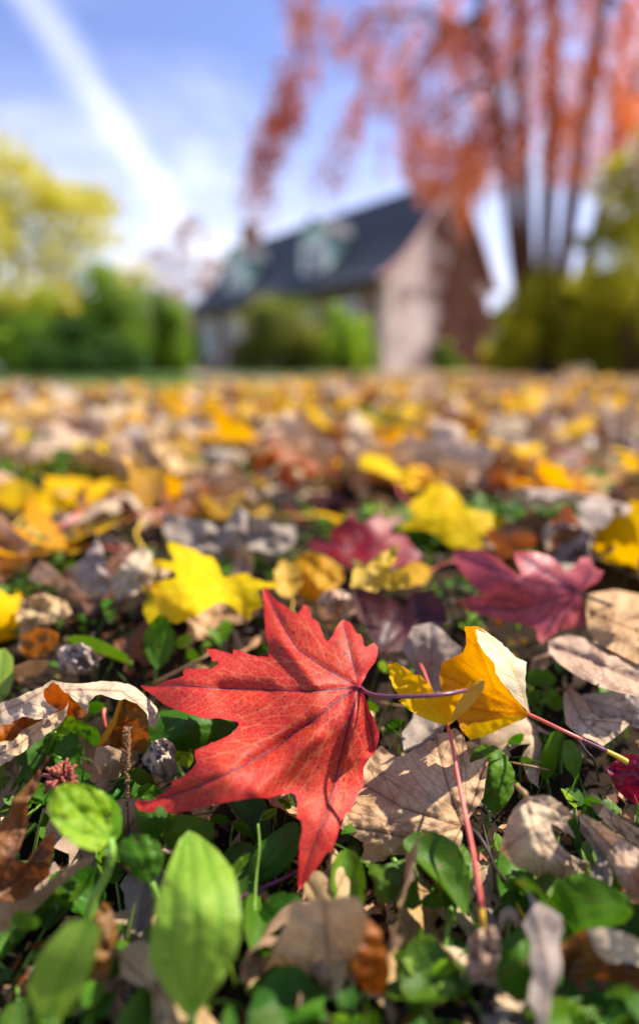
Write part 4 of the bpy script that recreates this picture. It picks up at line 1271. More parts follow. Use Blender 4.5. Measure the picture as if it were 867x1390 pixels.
    T('maple_leaf', 'buff', [(-4, 955), (16, 950), (39.8, 939.8), (58.4, 931.8), (71.6, 923.3), (87.5, 926.9), (111.4, 927.9), (140.6, 924.4), (164.5, 926.5), (183, 931.8), (196.3, 943.8), (212.2, 958.4), (217, 970.3), (209.5, 988.9),
        (202.9, 984.9), (197.6, 966.3), (185.7, 955.7), (169.8, 949), (159, 950.4), (138, 942.4), (130, 943.8), (122, 953), (119.4, 970.3), (106, 955.7), (92.8, 942.4), (84, 936), (79.6, 930), (72, 926), (61, 936), (59, 946),
        (68, 957), (80, 963), (62, 975), (48, 977), (30, 972), (15, 983), (-4, 984)],
      [(-4, 955, .048), (72, 923, .066), (140, 924, .068), (185, 932, .062), (217, 970, .052), (203, 986, .050), (120, 970, .066), (90, 942, .076), (140, 943, .076), (165, 940, .074), (80, 963, .066), (-4, 984, .052), (40, 955, .066), (62, 975, .062)],
      'long curled tan maple leaf at the left edge arching over green weeds', veins=[[(-4, 968), (30, 955), (60, 938), (110, 936), (165, 938), (205, 968)]], step=3.5, sec=20, ruffle=.0026, rscale=18, seed=13, teeth=.5,
      parts=[dict(name='hollow', mat='rust', label='hollow of the curled leaf, light through it put into its orange brown', outline=[(-4, 975), (20, 965), (45, 948), (60, 932), (72, 925), (88, 932), (108, 955), (119, 970), (112, 974), (95, 972), (84, 985), (60, 995), (30, 1010), (-4, 1012)],  # light passing through the curl is put into the rust colour
                  ctrl=[(-4, 975, .040), (72, 925, .066), (118, 970, .044), (60, 990, .034), (-4, 1010, .030), (40, 970, .036)], step=5, ruffle=.003, rscale=18, seed=14),
             dict(name='lower_lobe', mat='buff', label='pale lower half of the curl', outline=[(92.8, 952.4), (89, 960), (79.6, 966), (60, 976), (45, 984), (30, 993), (18, 1006), (-4, 1007), (-4, 1042), (10, 1034), (26.5, 1024.7), (40, 1014), (53, 1005.4), (64, 996), (76.9, 988.5), (86, 980), (91.5, 971.6)],
                  ctrl=[(92, 953, .056), (60, 976, .048), (-4, 1007, .036), (-4, 1042, .034), (53, 1005, .044), (91, 972, .058)], step=3.5, ruffle=.003, rscale=16, seed=15, teeth=.6, veins=[[(91, 958), (60, 985), (20, 1015), (-3, 1025)]], sec=16)])

    T('beech_leaf', 'brown', [(161.8, 950.4), (170, 947), (180.4, 950), (190, 958), (196.3, 969), (201.6, 987.5), (203, 1006), (196.3, 1020.7), (180, 1019), (169.8, 1016.7), (148.5, 1012.7), (131.3, 1015.4), (140.6, 998), (153.8, 977)],
      [(170, 948, .060), (201, 990, .046), (196, 1020, .030), (132, 1015, .034), (155, 976, .050), (170, 990, .040)],
      'dark brown leaf standing under the curled tan leaf with an orange rim', veins=[[(170, 948), (168, 980), (160, 1014)]], step=3.5, sec=16, ruffle=.002, rscale=18, seed=16,
      parts=[dict(name='folded_lobe', mat='tan', label='light tan folded half', outline=[(131, 1014), (147, 1012), (160, 1017), (169.8, 1019), (186, 1018), (180, 1032), (166, 1049), (153.8, 1069.8), (144.6, 1077.2), (130, 1066), (122, 1059), (126, 1040.6)],
                  ctrl=[(131, 1014, .041), (169, 1019, .040), (186, 1018, .032), (145, 1077, .020), (122, 1059, .022), (150, 1040, .036), (168, 1048, .022)], step=3.5, ruffle=.002, rscale=18, seed=17, veins=[[(150, 1013), (146, 1045), (143, 1074)], [(146, 1040), (165, 1030)], [(146, 1045), (128, 1045)]]),
             dict(name='rim', mat='golden', label='rim with light shining through put into its orange', outline=[(131, 1015), (140, 997), (153, 976), (161, 951), (166, 951), (158, 982), (146, 1004), (138, 1013)], ctrl=[(131, 1015, .040), (161, 951, .062), (166, 951, .062), (138, 1013, .041)], step=5, seed=18)])  # glow through the thin edge is given by the golden colour

    T('oak_leaf', 'brown', [(55.4, 1040.4), (56.5, 1053), (49.6, 1073.8), (38, 1087.7), (38, 1122.3), (25.4, 1154.6), (20.8, 1166), (36.9, 1170.7), (46, 1154.6), (71.5, 1126.9), (76, 1136), (69.2, 1173), (66.9, 1189.2), (41.5, 1210),
        (18.5, 1228.4), (-4, 1238), (-4, 1122), (13.8, 1106), (16, 1085.4), (30, 1073.8), (41.5, 1060)],
      [(55, 1041, .062), (38, 1088, .052), (20, 1166, .034), (72, 1128, .040), (67, 1188, .020), (-4, 1238, .012), (-4, 1122, .046), (16, 1086, .056), (30, 1120, .040), (40, 1190, .020)],
      'glossy dark brown leaf rising to a point at the lower left edge', veins=[[(-4, 1215), (20, 1150), (35, 1090), (54, 1043)], [(-4, 1215), (40, 1180), (72, 1130)]], step=3.5, sec=20, ruffle=.002, rscale=26, seed=19, groove=.0008)
    T('dry_leaf', 'tan', [(-4, 1222), (20, 1225), (38, 1218), (62, 1200), (90, 1177), (128, 1160), (126, 1170), (100, 1186), (70, 1214), (40, 1242), (15, 1262), (-4, 1268)],
      [(-4, 1222, .034), (60, 1200, .034), (128, 1161, .036), (40, 1242, .020), (-4, 1268, .016)],
      'narrow tan dry leaf lying slanted below the glossy brown leaf', veins=[[(-4, 1245), (50, 1215), (126, 1165)]], step=4, ruffle=.0015, rscale=20, seed=20)
    T('crumpled_leaf', 'grey', [(192, 1030), (200, 1018), (208, 1006), (216, 1003), (222, 1001), (228, 1004), (236, 1010), (240, 1018), (237, 1028), (240, 1042), (241, 1052), (233, 1060), (224, 1063), (219, 1056), (208, 1050), (197, 1040)],
      [(192, 1030, .034), (222, 1001, .056), (240, 1020, .044), (225, 1062, .022), (215, 1030, .052), (208, 1048, .036)],
      'small grey crumpled leaf ball left of the red leaf lobes', step=2.6, ruffle=.007, rscale=8, seed=21, veins=[[(222, 1002), (217, 1030), (226, 1060)]])
    T('maple_leaf', 'maroon', [(476, 797), (492, 797), (511.7, 804.7), (532, 812.3), (547, 822.4), (562.4, 802), (587.8, 802), (603, 822.4), (608, 842.7), (598, 850.4), (577.7, 860.5), (557.4, 863), (552.3, 875.7), (542, 883.4),
        (516.8, 886), (509, 873), (496.4, 855.4), (483.8, 837.7), (478.7, 817.4)],
      [(476, 797, .074), (547, 822, .066), (600, 810, .078), (608, 843, .064), (516, 886, .052), (484, 838, .058), (540, 850, .056)],
      'very dark maroon maple leaf behind the right lobe of the large red leaf', veins=[[(516, 884), (530, 845), (545, 823)], [(516, 884), (560, 840), (600, 815)], [(516, 884), (495, 840), (482, 802)]], step=4.5, sec=22, ruffle=.001, rscale=45, seed=22, teeth=.4)
    T('maple_leaf', 'cream', [(474.9, 797), (478.7, 774.2), (488.8, 762.8), (496.4, 769), (511.7, 754), (529.4, 743.8), (538.3, 737.4), (540.9, 746.3), (534.5, 764), (524.4, 779.3), (542, 776.8), (554.8, 775.5), (557.4, 786.9),
        (554.8, 795.8), (537, 799.6), (519.3, 797), (509, 804.7), (493.9, 799.6)],
      [(475, 797, .082), (490, 765, .092), (538, 738, .106), (525, 780, .088), (556, 785, .088), (509, 804, .078), (505, 780, .090)],
      'small cream yellow maple leaf upright before the crimson leaf', veins=[[(515, 798), (515, 775), (537, 740)], [(515, 798), (490, 770)], [(515, 798), (552, 786)]], step=4.5, sec=20, ruffle=.002, rscale=20, seed=23)
    T('maple_leaf', 'golden', [(402.5, 756.4), (420.3, 747.6), (445.7, 757), (463.5, 768.7), (468.5, 786.9), (455.8, 799.6), (435.5, 812.3), (422.8, 819.9), (410, 812), (400, 802), (392, 789.4), (390, 775)],
      [(402, 756, .080), (420, 748, .084), (468, 787, .070), (422, 820, .060), (392, 785, .066), (430, 780, .076)],
      'olive gold maple leaf between the yellow leaf and the crimson leaf', veins=[[(422, 818), (425, 785), (420, 750)], [(422, 818), (450, 790), (466, 786)]], step=5, sec=22, ruffle=.003, rscale=22, seed=24)
    T('curled_leaf', 'buff', [(432, 815), (438, 804), (452, 800), (468, 802), (478, 812), (483, 826), (476, 838), (458, 842), (440, 841), (431, 832)],
      [(432, 825, .058), (455, 801, .080), (482, 826, .058), (457, 842, .052), (457, 820, .078)],
      'small rounded tan leaf nub just above the red leaf top lobes', veins=[[(457, 842), (456, 820), (454, 802)]], step=3.2, sec=10, ruffle=.009, rscale=10, seed=25, teeth=.8)
    T('maple_leaf', 'yellow', [(538.7, 718), (564, 700), (552, 692), (562, 676), (576, 670), (585, 655), (600, 657), (612, 662), (625, 676), (632, 690), (655, 694), (690, 705), (696, 720), (672, 722), (650, 728), (655, 742), (645, 749), (630, 742), (615, 744), (600, 735), (594.5, 728), (574, 718)],
      [(539, 718, .078), (590, 657, .110), (692, 712, .085), (645, 748, .070), (600, 700, .092), (595, 728, .076)],
      'large blurred yellow maple leaf behind the rose pink leaf', veins=[[(600, 712), (590, 660)], [(600, 712), (690, 712)], [(600, 712), (645, 745)], [(600, 712), (543, 717)]], step=5, sec=24, ruffle=.0015, rscale=40, seed=26)
    T('dry_leaf', 'grey', [(218, 698), (235, 697), (254, 703), (280, 708), (304.6, 716), (312, 700), (320, 688), (330, 692), (345, 702), (360, 703), (372, 712), (401, 713), (403, 728), (396, 744), (375, 752), (355, 749), (330, 744), (304.6, 744), (284, 754), (258, 748), (233.5, 738.6), (222, 722)],
      [(218, 698, .082), (320, 688, .106), (401, 715, .088), (396, 744, .074), (304, 716, .092), (284, 754, .070), (233, 738, .074), (340, 725, .088)],
      'long pale curled leaf behind the bright yellow leaf', veins=[[(225, 708), (290, 730), (350, 728), (398, 728)]], step=5, sec=22, ruffle=.005, rscale=24, seed=27)
    T('maple_leaf', 'yellow', [(-4, 657), (16, 650), (35.5, 652), (56, 667.5), (96, 675), (91, 692), (70, 696), (51, 698.5), (30, 692), (15, 693), (-4, 680)],
      [(-4, 657, .085), (36, 652, .10), (96, 677, .085), (51, 698, .072), (-4, 680, .078)],
      'flat blurred yellow leaf at the left edge', veins=[[(15, 675), (90, 682)]], step=6, ruffle=.003, rscale=30, seed=28)
    T('dry_leaf', 'grey', [(87, 776), (100, 768), (114, 758), (124, 742), (132, 729.5), (138, 740), (144, 760), (150, 779), (151, 795), (147, 806), (126, 812), (102, 797)],
      [(87, 776, .070), (132, 730, .100), (150, 785, .074), (126, 812, .058), (112, 785, .078)],
      'grey tan leaf peaked like a tent at the left', veins=[[(126, 810), (130, 770), (132, 733)]], step=4.5, sec=20, ruffle=.003, rscale=20, seed=29)
    T('dry_leaf', 'buff', [(153, 779), (168, 764), (180, 750), (192, 741.5), (207, 752), (206, 768), (237, 773), (226, 782), (210, 786), (192, 800), (174, 815), (159, 815), (152, 798)],
      [(153, 779, .076), (192, 742, .092), (237, 774, .070), (174, 815, .060), (190, 778, .080)],
      'broad tan leaf just left of the bright yellow leaf', veins=[[(165, 812), (180, 780), (195, 745)], [(175, 795), (235, 775)]], step=4.5, sec=20, ruffle=.003, rscale=20, seed=30)
    T('dry_leaf', 'buff', [(38, 786), (54, 761), (64, 764), (72, 770), (90, 788), (109, 806), (96, 811), (81, 812), (78, 804), (75, 795), (55, 792)],
      [(38, 786, .068), (54, 761, .085), (109, 806, .060), (81, 812, .056), (75, 785, .078)],
      'small white lit leaf before the tent shaped leaf', veins=[[(80, 808), (56, 765)]], step=4.5, ruffle=.003, rscale=16, seed=31)
    T('dry_leaf', 'tan', [(32, 812), (60, 806), (90, 816), (98, 832), (82, 842), (66, 850), (70, 866), (62, 884), (40, 892), (24, 884), (28, 860), (22, 835)],
      [(32, 812, .066), (90, 816, .066), (30, 885, .040), (60, 880, .040), (50, 845, .056)],
      'twisted tan leaf with a golden inside at the left', veins=[[(40, 890), (45, 850), (60, 810)]], step=4.5, sec=20, ruffle=.005, rscale=16, seed=32,
      parts=[dict(name='inside', mat='rust', label='golden inner side', outline=[(30, 862), (45, 852), (66, 853), (80, 860), (78, 878), (60, 892), (38, 894), (28, 884)], ctrl=[(30, 862, .058), (78, 862, .060), (60, 890, .044), (32, 888, .044)], step=5, ruffle=.003, rscale=14, seed=33)])
    T('curled_leaf', 'grey', [(78, 884), (92, 874), (112, 874), (128, 882), (137, 893), (130, 905), (108, 915), (88, 914), (78, 902)],
      [(78, 890, .052), (110, 875, .066), (136, 893, .054), (108, 914, .046), (105, 895, .066)],
      'grey rolled leaf above the long curled tan leaf', veins=[[(80, 895), (135, 893)]], step=3.2, sec=10, ruffle=.009, rscale=11, seed=34, teeth=.8)
    T('curled_leaf', 'tan', [(18, 905), (40, 896), (66, 896), (70, 905), (60, 914), (30, 920), (18, 915)], [(18, 910, .048), (66, 900, .052), (45, 897, .060), (30, 919, .042)],
      'short tan rolled leaf under the twisted golden leaf', veins=[[(20, 910), (68, 904)]], step=4.5, ruffle=.002, rscale=14, seed=35)
    # right side
    T('dry_leaf', 'tan', [(798, 806), (835, 800), (872, 808), (872, 905), (842, 890), (812, 874), (797, 856), (795, 830)],
      [(798, 806, .070), (872, 808, .068), (872, 905, .060), (797, 856, .066), (835, 850, .076)],
      'broad tan leaf at the right edge below the rose leaf', veins=[[(797, 830), (872, 860)]], step=5, sec=24, ruffle=.004, rscale=24, seed=36)
    T('dry_leaf', 'buff', [(743.6, 870), (767.4, 861.5), (793.7, 866.3), (827, 880.6), (850, 890), (871, 903), (871, 947), (839, 940), (812.8, 933), (784, 918.8), (760, 902), (745, 886)],
      [(744, 875, .060), (793, 866, .062), (871, 903, .056), (871, 947, .052), (784, 919, .062), (820, 905, .070)],
      'long pale leaf folded lengthwise at the right edge', veins=[[(746, 876), (800, 895), (871, 928)]], step=4, sec=18, ruffle=.002, rscale=22, seed=37, folds=((750, 882, 871, 925, 10, -.004),))
    T('dry_leaf', 'grey', [(789, 943), (830, 938), (871, 945), (871, 990), (850, 985), (830, 980), (808, 972), (796, 960)], [(789, 943, .040), (871, 945, .042), (871, 990, .028), (808, 972, .030)],
      'shaded grey leaf under the long pale folded leaf', veins=[[(790, 950), (871, 970)]], step=4.5, sec=18, ruffle=.002, rscale=20, seed=38)
    T('dry_leaf', 'buff', [(764, 940), (774.6, 933), (789, 945), (803.3, 969), (815, 976), (841.5, 975), (853.4, 983), (841.5, 995), (830, 1004), (817.6, 1013), (803.3, 1004.8), (784, 997.6), (767.4, 983), (764, 960)],
      [(764, 945, .042), (775, 934, .042), (804, 970, .044), (853, 983, .034), (817, 1012, .034), (767, 983, .040), (795, 985, .046)],
      'angular pale leaf above the yellow stem tip', veins=[[(770, 938), (790, 980), (820, 1008)], [(785, 975), (850, 983)]], step=4, sec=18, ruffle=.0025, rscale=16, seed=39)
    T('maple_leaf', 'crimson', [(822, 1042), (832, 1034), (848.6, 1023.5), (858, 1024), (872, 1026), (872, 1095), (852, 1086), (836, 1072), (828, 1056)], [(822, 1042, .034), (850, 1024, .042), (872, 1095, .018), (845, 1055, .034)],
      'deep red leaf cut by the right edge', veins=[[(870, 1050), (826, 1044)], [(870, 1050), (855, 1088)]], step=4, sec=18, ruffle=.002, rscale=18, seed=40)
    T('dry_leaf', 'buff', [(784, 1103), (797, 1108), (818, 1120), (844, 1138), (872, 1156), (872, 1246), (854.7, 1222), (839, 1196), (823.2, 1164.7), (802.3, 1130.7), (786.6, 1115)],
      [(784, 1103, .044), (844, 1138, .036), (872, 1156, .036), (872, 1246, .010), (823, 1165, .026), (840, 1175, .034)],
      'long narrow pale leaf slanting to the right edge', veins=[[(786, 1106), (825, 1145), (872, 1205)]], step=3.5, sec=18, ruffle=.0015, rscale=18, seed=41)
    T('dry_leaf', 'grey', [(802, 1076), (812, 1082), (823, 1094), (841.6, 1112), (858, 1120), (872, 1127), (872, 1152), (850, 1140), (826, 1122), (808, 1104), (800, 1090)],
      [(802, 1076, .040), (842, 1112, .036), (872, 1128, .032), (872, 1150, .026), (808, 1104, .028)],
      'grey leaf lying between the deep red leaf and the long narrow leaf', veins=[[(803, 1082), (872, 1140)]], step=3.5, sec=16, ruffle=.002, rscale=16, seed=42)
    T('dry_leaf', 'grey', [(786.6, 1110), (797, 1125), (812.8, 1146.4), (825.9, 1172.6), (831, 1191), (823, 1232.8), (812.8, 1256), (800, 1262), (786.6, 1259), (788, 1230), (778, 1215), (776, 1196), (790, 1196), (802, 1185.7), (810, 1164.7), (800, 1145), (786, 1128)],
      [(787, 1111, .036), (813, 1147, .032), (831, 1190, .022), (800, 1261, .008), (778, 1200, .014), (808, 1200, .024), (800, 1145, .026)],
      'twisted purplish grey leaf hanging down beside the long narrow leaf', veins=[[(790, 1116), (818, 1165), (812, 1215), (800, 1257)]], step=3.5, sec=16, ruffle=.002, rscale=16, seed=43)
    T('dry_leaf', 'brown', [(757.8, 1282.5), (775, 1270), (791.8, 1262), (810, 1262), (830, 1264), (854.7, 1272), (872, 1282), (872, 1345), (840, 1350), (800, 1352), (765, 1335), (752, 1305)],
      [(758, 1283, .024), (800, 1262, .032), (872, 1282, .024), (800, 1350, .008), (800, 1300, .020)],
      'brown leaf with a pale rim at the bottom right corner', veins=[[(760, 1310), (872, 1310)]], step=5, ruffle=.003, rscale=24, seed=44,
      parts=[dict(name='folded_lobe', mat='buff', label='pale lit rim', outline=[(796, 1262), (812, 1259), (832, 1261), (856, 1270), (872, 1279), (872, 1312), (850, 1306), (825, 1308), (806, 1290), (800, 1272)], ctrl=[(796, 1262, .034), (856, 1270, .032), (872, 1310, .022), (806, 1290, .028)], step=5, ruffle=.002, rscale=18, seed=45)])  # the rim is a separate piece in the paler buff
    T('dry_leaf', 'buff', [(392.7, 1226.8), (402, 1221), (415.5, 1224.8), (432, 1218), (450, 1221), (468, 1216), (486, 1218.5), (491, 1228), (494.4, 1233), (502.7, 1253.8), (512, 1275), (505, 1290), (512, 1322), (492, 1312), (480, 1340), (462, 1318), (446, 1352), (425, 1322), (402, 1346), (392, 1312), (358, 1318), (372, 1290), (384, 1262), (391, 1249.7)],
      [(393, 1227, .046), (486, 1218, .049), (440, 1216, .048), (503, 1254, .036), (365, 1310, .012), (440, 1345, .004), (520, 1300, .016), (440, 1280, .024), (415, 1260, .034), (465, 1262, .030)],
      'blurred pale leaf folded like a roof at the bottom centre', veins=[[(440, 1222), (445, 1290), (440, 1345)]], step=5, sec=26, ruffle=.002, rscale=30, seed=46,
      parts=[dict(name='folded_lobe', mat='rust', label='rust brown folded side', outline=[(500, 1248), (515, 1262), (523.5, 1291.2), (530, 1320), (520, 1350), (498, 1348), (480, 1330), (478, 1305), (492, 1280)], ctrl=[(500, 1248, .043), (523, 1291, .036), (520, 1350, .016), (480, 1330, .030)], step=5, ruffle=.002, rscale=18, seed=47)])
    T('curled_leaf', 'buff', [(636, 1275), (650, 1262), (668, 1258), (678, 1268), (680, 1290), (676, 1320), (655, 1330), (636, 1322), (632, 1298)],
      [(636, 1275, .028), (668, 1259, .034), (680, 1290, .024), (655, 1330, .014), (657, 1290, .036)], 'small rounded tan leaf at the bottom edge under the yellow stem tip', veins=[[(657, 1325), (660, 1262)]], step=3.2, ruffle=.010, rscale=11, seed=48, sec=10, teeth=.8)
    T('curled_leaf', 'grey', [(676, 1250), (680, 1236), (690, 1230), (702, 1238), (706, 1256), (700, 1262), (694, 1250), (687, 1246), (683, 1262), (678, 1266)],
      [(676, 1250, .026), (690, 1230, .034), (706, 1256, .024), (683, 1262, .020)], 'small grey hook shaped leaf beside the yellow stem tip', step=3.5, ruffle=.001, rscale=14, seed=49)
    T('dry_leaf', 'maroon', [(570, 1176), (596, 1180), (622, 1172), (650, 1176), (644, 1186), (622, 1192), (605, 1204), (588, 1210), (572, 1200)],
      [(570, 1176, .010), (650, 1176, .014), (588, 1210, .004), (610, 1186, .014)], 'dark maroon shred under the front rim of the light tan leaf', step=4, ruffle=.002, rscale=14, seed=50)
    T('dry_leaf', 'tan', [(342, 1208), (352, 1200), (364, 1212), (370, 1240), (368, 1290), (352, 1310), (344, 1280), (340, 1240)], [(342, 1208, .012), (368, 1230, .010), (352, 1310, .004)],
      'dull tan strip of leaf left of the folded roof leaf', step=5, ruffle=.002, rscale=14, seed=51)
    T('dry_leaf', 'brown', [(128, 1245), (140, 1222), (150, 1232), (160, 1258), (158, 1290), (146, 1330), (128, 1345), (118, 1300)], [(140, 1222, .030), (160, 1258, .026), (128, 1345, .010), (140, 1280, .026)],
      'brownish pink leaf between the two blurred bright plantain leaves', step=5, ruffle=.003, rscale=16, seed=52)


near_leaves()


# ------------------------------------------------------------------ near green plants
def oval(cx, cy, ln, wd, ang, tip=.5, n=18):
    out = []
    for i in range(n):
        t = 2 * math.pi * i / n
        x = math.cos(t) * ln / 2
        y = math.sin(t) * wd / 2 * (1 - tip * .35 * math.cos(t))
        a = math.radians(ang)
        out.append((cx + x * math.cos(a) - y * math.sin(a), cy + x * math.sin(a) + y * math.cos(a)))
    return out


def plantain(mat, outline, ctrl, label, veins, stem, name='plantain', sr=.0011, **kw):
    return traced_leaf(name, mat, outline, ctrl, label, cat='plant', veins=veins, stems=[('stem', 'stemgreen', stem, sr, sr * 1.3)], **kw)


def near_plants():
    plantain('lime', [(66.9, 1083), (76, 1069.2), (92.3, 1062.3), (110.7, 1063.4), (129.2, 1069.2), (140, 1074), (148, 1084), (152, 1100), (153, 1122), (150, 1138), (138.4, 1155.7), (124.6, 1154.6), (103.8, 1147.6), (85.3, 1133.8), (71.5, 1115.3), (65.7, 1099.2)],
             [(66, 1090, .066), (92, 1062, .070), (130, 1069, .066), (153, 1120, .052), (138, 1155, .050), (95, 1142, .058), (110, 1105, .060)],
             'round bright lime plantain leaf at the lower left, lit by the sun', [[(150, 1138), (125, 1118), (95, 1085), (82, 1072)], [(150, 1138), (110, 1130), (72, 1108)], [(150, 1138), (140, 1105), (118, 1068)]],
             [(150, 1138, .050), (152, 1160, .046), (143, 1190, .036), (124, 1230, .026), (110, 1300, .010)], step=3.5, ruffle=.0012, rscale=24, seed=60, sr=.0014,
             parts=[dict(name='folded_half', mat='green', label='greener half folded behind', outline=[(130, 1070), (150, 1079.6), (163.8, 1096.9), (166.5, 1110.7), (165, 1131.5), (158, 1140), (152, 1138), (150, 1120), (146, 1098)], ctrl=[(130, 1070, .064), (166, 1110, .048), (158, 1140, .046), (146, 1098, .056)], step=4, ruffle=.001, rscale=20, seed=61)])
    plantain('lime', [(256.4, 1127.3), (268.9, 1132.9), (293.8, 1152.2), (316, 1180), (324.2, 1215.9), (328.4, 1249), (325.6, 1276.8), (318.7, 1300), (300, 1335), (270, 1375), (250, 1378), (225, 1345), (205, 1310), (202.4, 1290), (205.2, 1265), (210.7, 1240), (219, 1204.8), (230, 1171.6), (244, 1138.4)],
             [(256, 1127, .050), (316, 1180, .048), (328, 1250, .044), (318, 1300, .036), (255, 1376, .020), (203, 1290, .038), (219, 1205, .048), (265, 1220, .052)],
             'tallest blurred plantain leaf standing bright green at the bottom', [[(260, 1375), (268, 1290), (262, 1200), (257, 1130)], [(260, 1375), (298, 1290), (300, 1220), (275, 1145)], [(260, 1375), (232, 1290), (235, 1200), (252, 1135)]],
             [(260, 1376, .020), (262, 1400, .012), (262, 1430, .004)], step=4.5, ruffle=.001, rscale=40, seed=62, sr=.0014)
    plantain('lime', [(50, 1300), (70, 1275), (95, 1250), (125, 1246), (138, 1260), (130, 1300), (110, 1350), (80, 1385), (50, 1380), (38, 1340)],
             [(50, 1300, .040), (120, 1247, .048), (138, 1262, .046), (80, 1385, .020), (45, 1350, .026)], 'blurred lime plantain leaf at the bottom left', [[(70, 1380), (90, 1310), (122, 1250)]], [(70, 1382, .02), (68, 1410, .008), (66, 1430, .004)], step=5, seed=63)
    plantain('deepgreen', [(165, 1141), (180.3, 1131.5), (202.4, 1132.9), (219, 1146.7), (223.2, 1166), (216.3, 1188.3), (206, 1198), (192, 1197), (178, 1184), (169.2, 1171.6), (160, 1157.8)],
             [(162, 1150, .036), (200, 1132, .042), (223, 1166, .036), (205, 1198, .030), (192, 1165, .038)], 'round shaded plantain leaf left of the tall blurred one', [[(206, 1198), (195, 1165), (180, 1135)], [(206, 1198), (212, 1165), (205, 1138)]],
             [(206, 1197, .030), (212, 1215, .024), (216, 1240, .012), (217, 1265, .004)], step=4, ruffle=.001, rscale=24, seed=64)
    plantain('deepgreen', [(183, 1098), (192, 1085), (206, 1080), (222, 1088), (228, 1104), (222, 1128), (212, 1142), (198, 1136), (186, 1122)],
             [(183, 1098, .032), (206, 1080, .036), (228, 1104, .032), (210, 1141, .022), (205, 1110, .034)], 'shaded plantain leaf under the lower left tip of the red leaf', [[(212, 1142), (206, 1110), (204, 1082)]], [(212, 1141, .022), (216, 1160, .012), (218, 1180, .004)], step=4, seed=65)
    plantain('green', [(213, 1108), (230, 1104), (256, 1106), (284, 1112), (292, 1128), (284, 1148), (262, 1160), (240, 1158), (222, 1142), (214, 1124)],
             [(213, 1110, .024), (284, 1112, .028), (290, 1135, .022), (240, 1158, .016), (250, 1130, .028)], 'broad shaded plantain leaf below the red leaf lower left lobe', [[(225, 1145), (255, 1130), (288, 1122)]], [(226, 1146, .018), (222, 1170, .008), (220, 1185, .002)], step=4, seed=66)
    plantain('deepgreen', [(337, 1180), (342, 1162), (356, 1142), (374, 1128), (392, 1116), (404, 1116), (410, 1132), (404, 1158), (390, 1178), (372, 1192), (352, 1200), (340, 1196)],
             [(337, 1190, .014), (404, 1116, .026), (410, 1135, .022), (372, 1192, .012), (372, 1158, .022)], 'dark green plantain leaf left of the lowest red lobe', [[(342, 1196), (370, 1160), (402, 1122)], [(342, 1196), (360, 1150), (385, 1125)], [(342, 1196), (380, 1175), (402, 1145)]],
             [(342, 1196, .014), (346, 1230, .008), (348, 1260, .002)], step=4, seed=67)
    plantain('lime', [(310, 1186), (318, 1172), (332, 1160), (340, 1158), (336, 1170), (326, 1182), (316, 1196)], [(310, 1190, .024), (340, 1158, .030), (326, 1182, .024)], 'narrow yellow green leaf right of the tall blurred plantain leaf', [[(313, 1194), (338, 1160)]], [(313, 1195, .024), (312, 1215, .012), (312, 1235, .002)], step=4, seed=68, sr=.0007)
    plantain('green', [(500, 1172), (520, 1174), (548, 1166), (562, 1168), (567, 1186), (568, 1210), (572, 1228), (560, 1236), (545, 1230), (528, 1224), (518, 1232), (508, 1215), (507, 1198), (500, 1186)],
             [(500, 1175, .018), (562, 1168, .018), (570, 1230, .014), (518, 1230, .016), (538, 1196, .024)], 'crinkled green plantain leaf under the front of the light tan leaf', [[(535, 1170), (540, 1200), (548, 1230)], [(535, 1170), (520, 1200), (515, 1228)], [(535, 1170), (560, 1200), (568, 1226)]],
             [(536, 1170, .018), (530, 1160, .010), (528, 1150, .002)], step=4, ruffle=.0022, rscale=18, seed=69)
    plantain('green', [(590, 1200), (600, 1185), (614, 1165), (628, 1145), (638, 1160), (642, 1185), (640, 1205), (630, 1222), (614, 1230), (598, 1222)],
             [(590, 1200, .012), (628, 1145, .020), (642, 1185, .018), (614, 1230, .012), (616, 1195, .022)], 'green plantain leaf directly behind the red stem near the bottom', [[(613, 1228), (618, 1190), (628, 1150)], [(613, 1228), (602, 1195), (612, 1172)], [(613, 1228), (634, 1195), (634, 1160)]],
             [(613, 1228, .012), (609, 1252, .010), (604, 1285, .006), (600, 1330, .002)], step=4, ruffle=.001, seed=70)
    plantain('green', [(636, 1035), (642, 1018), (655, 1010), (672, 1012), (688, 1026), (698, 1048), (697, 1075), (685, 1095), (672, 1105), (660, 1098), (650, 1075), (640, 1055)],
             [(636, 1035, .026), (660, 1010, .034), (698, 1055, .026), (672, 1105, .014), (670, 1050, .034)], 'glossy green plantain leaf right of the light tan leaf', [[(664, 1103), (662, 1060), (658, 1015)], [(664, 1103), (680, 1065), (676, 1020)], [(664, 1103), (648, 1065), (646, 1025)]],
             [(664, 1103, .014), (660, 1120, .008), (658, 1135, .001)], step=3.5, ruffle=.0015, rscale=16, seed=71)
    plantain('green', [(731.6, 1040), (731.6, 1028), (738.8, 1012), (748, 994), (756, 991), (764, 996), (762, 1010), (757, 1022), (755.5, 1038), (750, 1050), (742, 1060), (734, 1054)],
             [(732, 1035, .026), (755, 991, .040), (742, 1060, .014), (750, 1025, .030)], 'upright green leaf in the small weed under the red and yellow stem', [[(742, 1058), (748, 1025), (757, 995)]], [(742, 1059, .014), (744, 1070, .006), (745, 1080, .001)], step=4, seed=72, name='weed', sr=.0007)
    plantain('green', [(762.7, 1031), (764, 1005), (772, 1004), (779, 1007), (788, 1020), (790, 1030), (786.6, 1045), (782, 1066), (776, 1052), (768, 1044)],
             [(764, 1010, .036), (788, 1022, .030), (782, 1066, .014), (774, 1030, .030)], 'drooping green leaf right of the upright one in the weed', [[(768, 1006), (778, 1030), (782, 1062)]], [(768, 1006, .035), (762, 1020, .024), (760, 1050, .006)], step=4, seed=73, name='weed', sr=.0007)
